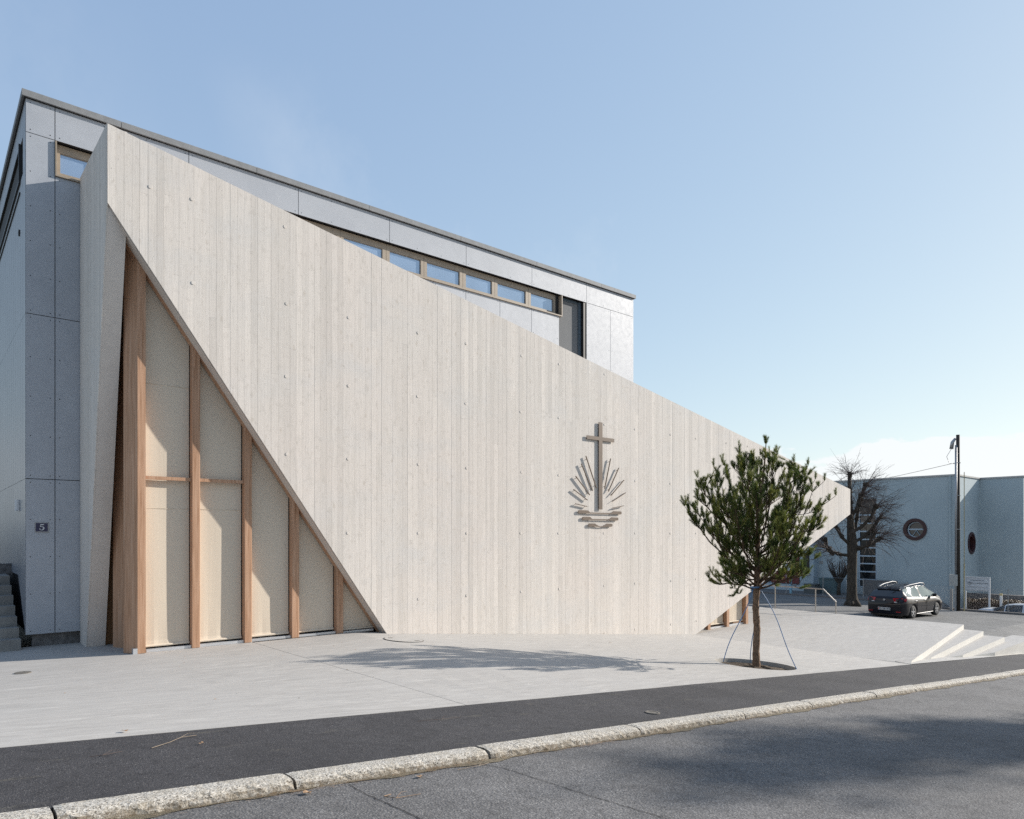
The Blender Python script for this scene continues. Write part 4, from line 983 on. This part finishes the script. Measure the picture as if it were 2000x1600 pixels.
# utility pole
UP=empty('utility_pole',(42.6,12.87,-4.15)); tag(UP,'tall dark wooden utility pole with grey conduit and meter box','utility pole')
mb=MB(); mb.tube([(0,0,-.2),(0,0,9.45)],[.115,.088],14); mb.build('pole',M['wood_pole'],UP,smooth=True)
mb=MB(); 
mb.tube([(-.09,.07,1.9),(-.09,.06,8.9)],.058,10); mb.build('conduit',M['galv'],UP,smooth=True)
mb=MB(); mb.box(-.26,-.06,-.02,.34,1.38,1.98); mb.build('meter_box',m_simple('grey_box',(.42,.42,.40),.6),UP)
for bx in ((-.22,-.12,.02,.10,-.1,1.38),(-.22,-.12,.20,.32,-.1,1.2)):
    mb=MB(); mb.box(*bx); mb.build('box_leg',M['galv'],UP)
mb=MB(); mb.tube([(-.1,.1,9.25),(-.2,.2,9.05),(-.2,.25,8.7)],[.06,.09,.10],8); mb.tube([(-.2,.25,8.7),(-.28,.45,8.3),(-.2,.35,7.95),(-.1,.1,7.9)],.012,6); mb.build('bracket',M['galv'],UP,smooth=True)
for z in (1.9+i*1.5 for i in range(5)): pass
for z_,ri in ((7.95,.10),(4.4,.11),(6.2,.10)):
    mb=MB(); mb.ring((0,0,z_),(0,0,1),ri,ri+.03,.035,16); mb.build('pole_clamp',M['galv'],UP)
mb=MB(); a=Vector((42.6,12.95,3.82)); b=Vector((55,32,3.2)); mb.tube([a.lerp(b,t/12)+Vector((0,0,-.35*math.sin(math.pi*t/12))) for t in range(13)],.012,5)
tag(mb.build('overhead_cable',M['iron']),'thin overhead cable running left from the utility pole','cable')
# sign on two posts
SG=empty('information_sign',(46.3,13.0,-4.9)); tag(SG,'white information sign on two posts in front of the blue wall','sign')
# face is in plane of constant u, facing -u ; local y along v
mb=MB(); mb.box(-.02,.02,-.56,.58,1.64,2.40); mb.build('board',M['white'],SG)
for y0 in (.56,-.62):
    mb=MB(); mb.box(-.04,.03,y0,y0+.08,0,2.45); mb.build('post',M['white'],SG)
mb=MB(); mb.box(-.04,.03,-.54,.56,2.40,2.45); mb.build('top_bar',M['white'],SG)
rot=(R(90),0,R(-90))
ZS=0
text('FONDATION',.11,M['ink'],'sign_text',SG,(-.024,.02,2.24+ZS),rot,.001)
text('BEAU-CAMPS AVENIR',.105,M['ink'],'sign_text',SG,(-.024,-.10,2.08+ZS),rot,.001)
text('CENTRE DE FORMATION ET ACCUEIL',.06,M['galv'],'sign_text',SG,(-.024,.03,1.87+ZS),rot,.001)
text('RECEPTION 8H A 17H30 FERME LUNDI',.065,M['galv'],'sign_text',SG,(-.024,.03,1.68+ZS),rot,.001)
mb=MB()
for k in range(5): a=R(20+35*k); mb.tube([(-.024,.40+.04*math.cos(a),2.05+ZS+.04*math.sin(a)),(-.024,.40+.13*math.cos(a),2.05+ZS+.13*math.sin(a))],.010,5)
mb.tube([(-.024,.50,2.02+ZS),(-.024,.40,1.96+ZS),(-.024,.30,2.02+ZS)],.010,5); mb.build('sign_logo',M['ink'],SG)
# low stone wall, hedge, railing, marker post
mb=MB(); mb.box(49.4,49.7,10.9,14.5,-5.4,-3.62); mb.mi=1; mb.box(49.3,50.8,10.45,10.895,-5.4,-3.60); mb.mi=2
mb.add([(49.297,10.55,-4.0),(49.297,10.58,-3.72),(49.297,10.61,-3.72),(49.297,10.62,-4.0)],[(0,1,2,3)])
mb.add([(49.297,10.68,-4.0),(49.297,10.72,-3.85),(49.297,10.75,-3.85),(49.297,10.70,-4.05)],[(0,1,2,3)])
tag(mb.build('stone_wall',[M['stone'],M['stone_lit'],M['ink']]),'low grey stone wall with end pier coloured as sunlit behind the hedge','wall')
hb=MB(); hr=random.Random(8)
for i in range(9000):
    y=hr.uniform(10.9,13.9); x=47.6+hr.uniform(-.35,.35); z=-5.2+hr.random()**.6*(1.42+.06*math.sin(y*5)); s_=.035
    d1=Vector((hr.uniform(-1,1),hr.uniform(-1,1),hr.uniform(-1,1))).normalized()*s_; d2=d1.orthogonal().normalized()*s_*.6; p=Vector((x,y,z))
    hb.tone=hr.random(); b=len(hb.v); hb.v.extend([tuple(p-d1),tuple(p+d2),tuple(p+d1),tuple(p-d2)]); hb.face((b,b+1,b+2,b+3))
HG=empty('hedge',(47.6,12.4,-5.2)); tag(HG,'low brown winter hedge behind the fence under the white sign','hedge')
hb.v=[tuple(Vector(p)-Vector((47.6,12.4,-5.2))) for p in hb.v]; hb.build('leaves',M['hedge'],HG)
mb=MB(); mb.box(-.25,.25,-1.4,1.4,0,1.2); mb.build('stems',M['twig'],HG)
mb=MB(); 
for k in range(8): y=9.2+k*.14; mb.tube([(49.6,y,-5.2),(49.6,y,-3.45)],.022,6)
mb.tube([(49.6,9.1,-3.6),(49.6,10.3,-3.6)],.02,6); tag(mb.build('blue_railing',m_simple('blue_grey_paint',(.12,.2,.27),.5)),'blue-grey upright bar railing right of the stone pier','railing')
mb=MB(); mb.box(47.0,47.1,12.0,12.11,-5.2,-3.45); mb.mi=1; mb.box(46.995,47.105,11.995,12.115,-3.5,-3.38); tag(mb.build('marker_post',[M['white'],M['yellow']]),'short white marker post with orange cap beside the hedge','post')
# objects against the blue wall at left
mb=MB(); mb.box(46.6,47.3,21.2,22.35,-4.0,-3.0)
for k in range(14): mb.box(46.585,46.6,21.24+k*.08,21.28+k*.08,-3.95,-3.05)
mb.box(46.55,47.35,21.15,22.4,-3.0,-2.94)
tag(mb.build('storage_box',M['olive']),'slatted dark teal storage box beside the small vase-shaped tree','storage box')
mb=MB(); mb.box(45.6,46.3,22.15,22.9,-4.0,-3.38); mb.box(45.56,46.34,22.11,22.94,-3.38,-3.34); tag(mb.build('planter',m_simple('dark_planter',(.10,.11,.11),.8)),'low dark planter box left of the storage box','planter')
mb=MB(); mb.box(44.9,45.0,19.65,19.76,-4.0,-2.98); mb.box(44.88,45.02,19.63,19.78,-2.98,-2.94); tag(mb.build('bollard',M['white']),'white wooden bollard between the two bare trees','bollard')
mb=MB(); mb.box(44.5,44.6,23.2,23.33,-4.0,-2.75); tag(mb.build('bollard',m_simple('blue_post_paint',(.22,.40,.50),.5)),'light blue post below the small window of the pale bay','post')
WB=empty('waste_bin',(45.2,17.6,-3.98)); tag(WB,'grey wheeled waste bin behind the fence by the dark car','bin')
mb=MB(); mb.prism([(-.2,-.2,0),(.2,-.2,0),(.2,.2,0),(-.2,.2,0)],[(-.25,-.26,.85),(.25,-.26,.85),(.25,.26,.85),(-.25,.26,.85)]); mb.build('body',M['galv'],WB)
mb=MB(); mb.box(-.27,.27,-.28,.28,.85,.92); mb.build('lid',M['coping'],WB)
mb=MB(); mb.tube([(-.2,-.24,.06),(-.2,.24,.06)],.06,10); mb.build('wheels',M['rubber'],WB)
mb=MB(); mb.box(46.9,47.2,17.6,19.6,-4.1,-2.95); tag(mb.build('garden_wall',M['stone']),'dark garden wall behind the fence and the parked car','wall')
# handrail on the plaza edge
HR=empty('handrail',(26.42,13,-3.0)); tag(HR,'slim brushed steel handrail with sloping end on the plaza edge','handrail')
mb=MB(); zt=.90; pts=[(0,7.5,zt+.02),(0,2.1,zt+.02),(0,-.5,zt),(0,-.98,.45)]; mb.tube(pts,.024,10); mb.build('top_rail',M['steel'],HR)
for y,h in ((6.6,zt),(4.6,zt),(1.45,zt),(-.2,zt),(-.98,.45)):
    mb=MB(); mb.tube([(0,y,0),(0,y,h)],.022,10); mb.build('post',M['steel'],HR)

# ------------------------------------------------------------------ cars
def car(name,loc,rz,label,paintm,spec,plate=None):
    root=empty(name,loc,rz); tag(root,label,'car')
    Lh=spec['L']/2; Wm=spec['W']/2; top=spec['top']; belt=spec['belt']; roofw=spec['roofw']; wx=spec['wx']; wr0=.315
    xs=[]; x=-Lh
    while x<Lh: xs.append(x); x+=.045
    xs.append(Lh)
    def wid(x):
        e=1-max(0,(abs(x)-Lh+.55)/.55)**2.2*.16; return Wm*e
    def prof(x):
        w=wid(x); zt=interp(x,top); zbt=min(interp(x,belt),zt-.02); zb=.20+max(0,(abs(x)-Lh+.5)/.5)*.06
        for xw in wx:
            d=abs(x-xw)
            if d<.385: zb=max(zb,.315+math.sqrt(max(0,.385**2-d*d))*.96)
        gh=zt-zbt; rw=w*.94 if gh<.05 else lerp(w*.92,interp(x,roofw),min(1,gh/.42))
        z1=max(zb+.02,.34); z2=max(z1+.02,.55); z3=max(z2+.02,.74)
        sh=.03*math.exp(-((x)/1.6)**2)
        P=[(w*.93,zb),(w*.985,z1),(w*1.0,z2),(w*.995,min(z3,zbt-.03)),(w*.965,zbt-.012),(w*.93,zbt)]
        for t in (.33,.66): P.append((lerp(w*.93,rw,t)+.012*gh,lerp(zbt,zt-.03,t)))
        P+= [(rw,zt-.035*min(1,gh*4)-.004),(rw*.86,zt-.008),(rw*.5,zt+.006),(0,zt+.012)]
        return P
    PR=[prof(x) for x in xs]; nP=len(PR[0])
    body=MB(); glass={}; full=2*nP-1
    def ring(i): 
        p=PR[i]; return [(xs[i],-y,z) for y,z in p]+[(xs[i],y,z) for y,z in reversed(p[:-1])]
    vs3=[ring(i) for i in range(len(xs))]
    body.v=[v for r_ in vs3 for v in r_]
    for i in range(len(xs)-1):
        xm=(xs[i]+xs[i+1])/2; gh=interp(xm,top)-interp(xm,belt)
        for j in range(full-1):
            jj=j if j<nP-1 else full-2-j
            f=(i*full+j,(i+1)*full+j,(i+1)*full+j+1,i*full+j+1)
            side='right' if j<nP-1 else 'left'; key=None
            if 5<=jj<=7 and gh>.10 and spec['gx'][0]<xm<spec['gx'][1] and not any(a<xm<b for a,b in spec['pillars']):
                key=('side_window',side,sum(xm>b for a,b in spec['pillars']))
            if jj>=8 and spec['ws'][0]<xm<spec['ws'][1]: key=('windscreen','',0)
            if jj>=8 and spec['rw'][0]<xm<spec['rw'][1]: key=('rear_window','',0)
            if key: glass.setdefault(key,[]).append(f)
            else: body.face(f)
    body.face([k for k in range(full)]); body.face([(len(xs)-1)*full+k for k in range(full-1,-1,-1)])
    V0=list(body.v)
    bo=body.build('body',paintm,root,smooth=True); 
    for key,fs in glass.items():
        g_=MB(); used={}
        for f in fs:
            idx=[]
            for k in f:
                if k not in used: used[k]=len(g_.v); g_.v.append(V0[k])
                idx.append(used[k])
            g_.face(idx)
        g_.build(key[0],M['glass_dark'] if key[0]!='side_window' or spec.get('dark') else M['car_glass'],root,smooth=True)
    mb=MB(); mb.box(-Lh+.12,Lh-.12,-Wm+.22,Wm-.22,.17,.62); mb.box(wx[0]-.45,wx[0]+.45,-Wm+.05,Wm-.05,.45,.70); mb.box(wx[1]-.45,wx[1]+.45,-Wm+.05,Wm-.05,.45,.70); mb.build('underbody',M['trim'],root)
    for xw in wx:
        for s_ in (-1,1):
            yc=s_*(Wm-.11)
            mb=MB()
            pr_=[(-.10,.19),(-.10,.285),(-.07,.312),(.07,.312),(.10,.285),(.10,.19)]; n=28; b=0
            for k in range(n):
                a=2*math.pi*k/n
                for d,r_ in pr_: mb.v.append((xw+r_*math.cos(a),yc+d,.315+r_*math.sin(a)))
            for k in range(n):
                for j in range(5): A=k*6+j; B=((k+1)%n)*6+j; mb.face((A,A+1,B+1,B))
            wh=recalc(mb.build('wheel',M['rubber'],root,smooth=True))
            mb=MB(); yo=yc+s_*.085
            mb.ring((xw,yo-s_*.02,.315),(0,1,0),.185,.205,.07,28)
            for k in range(5):
                a=2*math.pi*k/5+.3; ca,sa=math.cos(a),math.sin(a); na,nb=-sa,ca
                q=lambda r_,w_:(xw+ca*r_+na*w_, .315+sa*r_+nb*w_)
                pts=[q(.03,-.035),q(.19,-.028),q(.19,.028),q(.03,.035)]
                mb.prism([(x_,yo-.012,z_) for x_,z_ in pts],[(x_,yo+.012,z_) for x_,z_ in pts])
            mb.disc((xw,yo,.315),(0,1,0),.055,.04,14); recalc(mb.build('rim',M['alloy'],wh))
            mb=MB(); mb.disc((xw,yc+s_*.02,.315),(0,1,0),.19,.05,20); mb.build('brake_disc',M['trim'],wh)
    yM=wid(.7)
    for s_ in (-1,1):
        mb=MB(); mb.tube([(.72,s_*(yM*.93),1.0),(.74,s_*(yM+.06),1.03)],.03,6); mb.prism([(.68,s_*(yM+.02),.95),(.68,s_*(yM+.20),.96),(.68,s_*(yM+.20),1.11),(.68,s_*(yM+.02),1.10)],[(.80,s_*(yM+.03),.97),(.78,s_*(yM+.17),.98),(.78,s_*(yM+.17),1.09),(.80,s_*(yM+.03),1.09)]); recalc(mb.build('mirror',M['trim'],root))
    # door handles and sill trim
    for s_ in (-1,1):
        for xh in (.0-.05,-1.0):
            yy=s_*(wid(xh)*.985+.012); mb=MB(); mb.tube([(xh-.09,yy,.84),(xh,yy+s_*.02,.845),(xh+.09,yy,.84)],.014,6); mb.build('door_handle',M['chrome'],root)
        mb=MB(); yy=s_*Wm*.965; mb.tube([(wx[0]+.42,yy,.235),(wx[1]-.42,yy,.235)],.012,6); mb.build('sill_trim',M['rail'] if s_<0 else M['trim'],root)
        for xd in (.12,-.86):   # door gaps
            mb=MB(); mb.box(xd-.004,xd+.004,s_*(Wm*1.0)-.003,s_*(Wm*1.0)+.0035,.30,.80); mb.build('door_gap',M['trim'],root)
    return root,wid
nG=N('car_side_glass'); nG.fin((.14,.19,.20),.06,.25,None,.8); M['car_glass']=nG.m
mpv=dict(L=4.46,W=1.77,wx=(-1.29,1.29),
 top=[(-2.23,.93),(-2.19,1.00),(-2.12,1.06),(-1.80,1.35),(-1.68,1.40),(-1.2,1.475),(-.4,1.535),(.2,1.52),(.55,1.46),(1.35,1.06),(1.5,1.00),(1.9,.90),(2.12,.78),(2.23,.62)],
 belt=[(-2.23,.92),(-1.9,1.07),(-1.0,1.01),(0,.94),(1.2,.93),(2.23,.60)],
 roofw=[(-2.2,.62),(-1.7,.50),(0,.60),(.6,.60),(1.4,.70)],
 gx=(-1.80,1.22),pillars=[(-1.32,-1.24),(-.42,-.30)],ws=(.58,1.36),rw=(-2.13,-1.79))
CX,CY=36.45,13.22
cr_,wid=car('parked_car',(CX,CY,z_lot(CX,12.6)+.0),R(-3),'dark anthracite hatchback with roof rails, parked on the gravel seen from behind',M['paint_dark'],mpv)
# roof rails
for s_ in (-1,1):
    mb=MB(); mb.tube([(-1.62,s_*.53,1.41),(-1.5,s_*.545,1.47),(-1.0,s_*.58,1.55),(0,s_*.63,1.615),(.35,s_*.63,1.585),(.48,s_*.63,1.50)],.020,8); mb.build('roof_rail',M['rail'],cr_,smooth=True)
    mb=MB() # tail lights wrapping the corner
    mb.prism([(-2.235,s_*.38,.99),(-2.255,s_*.44,.84),(-2.215,s_*.72,.80),(-2.0,s_*.868,.85),(-1.90,s_*.872,.97),(-2.17,s_*.72,1.0)],[(-2.18,s_*.38,.97),(-2.2,s_*.44,.84),(-2.15,s_*.70,.80),(-1.98,s_*.82,.85),(-1.90,s_*.82,.95),(-2.12,s_*.70,.98)])
    recalc(mb.build('tail_light',M['redlight'],cr_))
    mb=MB(); mb.box(-2.262,-2.22,s_*.50-.06,s_*.50+.06,.80,.835); mb.build('reversing_light',M['white'],cr_)
    mb=MB(); mb.box(-2.258,-2.2,s_*.62-.10,s_*.62+.10,.36,.39); mb.build('reflector',M['redlight'],cr_)
    mb=MB(); tp_=[(-1.78,1.08),(-1.55,1.22),(-1.2,1.35),(-.6,1.475),(.0,1.485),(.45,1.43),(.9,1.20),(1.2,1.03)]
    def ry(x,z):
        zb_=interp(x,mpv['belt']); zt_=interp(x,mpv['top']); w_=wid(x); rw_=interp(x,mpv['roofw']); return lerp(w_*.93,rw_,max(0,min(1,(z-zb_)/max(.05,zt_-zb_-.03))))+.014
    mb.tube([(x,s_*ry(x,z),z) for x,z in tp_],.007,6); mb.tube([(x,s_*(wid(x)*.93+.012),interp(x,mpv['belt'])+.012) for x in (-1.78,-1.2,-.4,.4,1.2)],.006,6); mb.build('window_trim',M['chrome'],cr_,smooth=True)
mb=MB(); mb.box(-2.275,-2.22,-.27,.27,.43,.55); pl_=mb.build('number_plate',m_simple('plate_white',(.55,.55,.54),.4),cr_)
text('VD 281 848',.105,M['ink'],'plate_text',pl_,(-2.279,-.02,.49),(R(90),0,R(-90)),.002)
mb=MB(); mb.box(-2.281,-2.27,.205,.255,.45,.53); mb.build('plate_shield',M['inkred'],pl_)
mb=MB(); mb.disc((-2.252,0,.90),(1,0,.05),.052,.03,20); mb.build('badge',M['chrome'],cr_)
mb=MB(); mb.tube([(-1.55,.05,1.50),(-1.66,.05,1.68)],.006,5); mb.build('antenna',M['trim'],cr_)
mb=MB(); mb.tube([(-2.02,-.18,1.13),(-1.93,-.30,1.27),(-1.90,-.36,1.30)],.012,6); mb.build('rear_wiper',M['trim'],cr_)
mb=MB(); mb.box(-2.262,-2.1,-.72,.72,.615,.64); mb.build('bumper_gap',M['trim'],cr_)
mb=MB(); mb.prism([(-1.82,-.52,1.345),(-1.82,.52,1.345),(-1.70,.50,1.42),(-1.70,-.50,1.42)],[(-1.86,-.50,1.37),(-1.86,.50,1.37),(-1.68,.48,1.435),(-1.68,-.48,1.435)]); recalc(mb.build('roof_spoiler',M['paint_dark'],cr_))
sed=dict(dark=True,L=4.5,W=1.76,wx=(-1.33,1.33),
 top=[(-2.25,.90),(-2.2,1.02),(-2.0,1.07),(-1.55,1.09),(-.95,1.34),(-.6,1.40),(-.1,1.43),(.35,1.40),(1.1,1.06),(1.3,.98),(1.9,.86),(2.15,.74),(2.25,.60)],
 belt=[(-2.25,.88),(-1.9,.99),(-1.0,.97),(0,.92),(1.2,.90),(2.25,.58)],roofw=[(-2.2,.70),(-1.0,.56),(0,.58),(1.1,.68)],
 gx=(-1.42,1.0),pillars=[(-.95,-.88),(-.15,-.05)],ws=(.40,1.12),rw=(-1.52,-.95))
wc,wid2=car('parked_car',(46.0,10.50,-5.22),R(-90),'white low car behind the fence, cut by the right edge of the photo',M['paint_white'],sed)
for s_ in (-1,1):
    mb=MB(); mb.prism([(-2.27,s_*.50,.98),(-2.27,s_*.50,.84),(-2.2,s_*.74,.82),(-1.98,s_*.845,.90),(-2.02,s_*.84,.98),(-2.17,s_*.74,1.0)],[(-2.2,s_*.50,.98),(-2.2,s_*.50,.84),(-2.15,s_*.70,.82),(-1.95,s_*.80,.90),(-2.0,s_*.80,.96),(-2.15,s_*.70,.98)]); recalc(mb.build('tail_light',M['redlight'],wc))

# ------------------------------------------------------------------ litter
mb=MB(); lr=random.Random(77)
for i in range(900):
    u=lr.uniform(.3,24) if lr.random()<.5 else lr.choice([2.0,3.1,4.6,5.0,5.9,7.6,9.4,12.5])+lr.gauss(0,.25); v=4.53-abs(lr.gauss(0,.035)); a=lr.gauss(0,.5); l=lr.uniform(.02,.06)
    p=Vector((u,v,z_road(u)+.009+lr.random()*.008)); d=Vector((math.cos(a),math.sin(a),-.086*math.cos(a)))*l; s_=Vector((-math.sin(a),math.cos(a),0))*.0012
    b=len(mb.v); mb.v.extend([tuple(p-s_),tuple(p+s_),tuple(p+d+s_),tuple(p+d-s_)]); mb.face((b,b+1,b+2,b+3))
tag(mb.build('pine_litter',M['leafdry']),'dry brown pine needles gathered in the gutter along the kerb','litter',kind='stuff')
def twig(pts,r_,lab,zf,mat='twigpale'):
    mb=MB(); P3=[Vector((x,y,zf(x)+.008+h)) for x,y,h in pts]; mb.tube(P3,[r_*(1-.5*i/len(P3)) for i in range(len(P3))],5)
    mid=P3[len(P3)//2]; mb.tube([mid,mid+Vector((.07,.05,.01)),mid+Vector((.12,.06,.0))],[r_*.6,r_*.5,r_*.3],4)
    tag(mb.build('twig',M[mat]),lab,'twig','fallen twigs')
twig([(1.40,5.78,0),(1.55,5.86,.01),(1.66,5.97,.012),(1.80,6.04,.0)],.003,'forked pale twig on the dark pavement near the plaza edge',z_walk)
twig([(.98,5.72,0),(1.06,5.70,.006),(1.2,5.76,.004)],.0025,'small dark twig on the pavement, leftmost of the twigs',z_walk,'twig')
twig([(3.75,5.75,0),(4.0,5.70,.01),(4.25,5.72,.004)],.0025,'thin dark twig in the middle of the pavement',z_walk,'twig')
twig([(2.50,4.16,0),(2.42,4.12,.01),(2.48,4.06,.006),(2.68,4.07,0)],.003,'curved brown twig on the road near the first crack',z_road,'leafdry')
twig([(3.25,4.42,0),(3.45,4.40,.012),(3.6,4.46,0)],.003,'pale twig in the gutter below the kerb',z_road)
def leaf(u,v,zf,lab,s=.035):
    mb=MB(); lr2=random.Random(int(u*100)); n=7; base=len(mb.v)
    z=zf(u)+.01; mb.v.append((u,v,z+.004))
    for k in range(9): a=2*math.pi*k/9; r_=s*lr2.uniform(.6,1.3); mb.v.append((u+r_*math.cos(a),v+r_*.7*math.sin(a),z+lr2.uniform(0,.016)-.086*r_*math.cos(a)))
    for k in range(9): mb.face((0,1+k,1+(k+1)%9))
    tag(mb.build('dry_leaf',M['leafdry']),lab,'leaf','fallen dry leaves')
leaf(2.02,4.44,z_road,'dry curled leaf in the gutter by the wide kerb joint'); leaf(2.9,4.40,z_road,'dry leaf in the gutter just right of the first road crack')
leaf(1.35,6.42,lambda u:z_plaza(u,6.42),'dry brown leaf on the concrete plaza close to the pavement edge',.03); leaf(12.1,10.6,lambda u:z_plaza(u,10.6),'small leaf on the plaza in front of the wall',.04); leaf(1.75,5.75,z_walk,'pale dry leaf on the pavement beside the forked twig',.02)

# ------------------------------------------------------------------ trees out of the frame on the far side of the street (some shade the road; the row behind the camera is added to block sky)
def street_tree(loc,h,r0,lab,seed,nleaf):
    root=empty('evergreen_tree',loc); tag(root,lab,'tree','evergreens across the street'); q=random.Random(seed)
    tk=MB(); tk.tube([(0,0,-.3),(0,0,h*.4),(.1,.1,h*.9)],[.32,.22,.05],10); cl=[]
    for k in range(34):
        a=k*2.4; z=h*lerp(.36,.97,q.random()); rr_=r0*math.sin(math.pi*min(.93,max(.12,(z/h-.25)/.85)))*q.uniform(.35,1); p=Vector((rr_*math.cos(a),rr_*math.sin(a),z)); cl.append(p)
        tk.tube([(0,0,z*.8),tuple(p)],[.06,.02],5)
    tk.build('trunk',M['bark_bare'],root); lf=MB()
    for i in range(nleaf):
        c=q.choice(cl); s_=.13; p=c+Vector((q.gauss(0,.36),q.gauss(0,.36),q.gauss(0,.28))); d1=Vector((q.uniform(-1,1),q.uniform(-1,1),q.uniform(-1,1))).normalized()*s_; d2=d1.orthogonal().normalized()*s_*.6
        lf.tone=q.random(); b=len(lf.v); lf.v.extend([tuple(p-d1),tuple(p+d2),tuple(p+d1),tuple(p-d2)]); lf.face((b,b+1,b+2,b+3))
    lf.build('crown',M['leafy'],root)
street_tree((38.0,-7.15,gground(38,0)),19.4,1.15,'tall evergreen across the street, nearest the kerb',1,8500)
street_tree((46.0,-9.9,gground(46,0)),19.6,1.3,'tall dense evergreen across the street, farther down the slope',2,9500)
street_tree((35.0,-8.3,gground(35,0)),12.6,1.0,'slender evergreen across the street, in front of the tall ones',3,8000)
for i_,(x_,y_,h_) in enumerate(((-14,-10,10.5),(-7,-11.5,11.5),(0,-10.5,10.5),(7,-12,11.5),(14,-10.5,10),(21,-12.5,10))):  # row added out of view to block low sky and deepen shaded faces
    street_tree((x_,y_,gground(x_,0)+.6),h_,3.6,'unseen broad evergreen added behind the camera to block low sky',10+i_,7000)
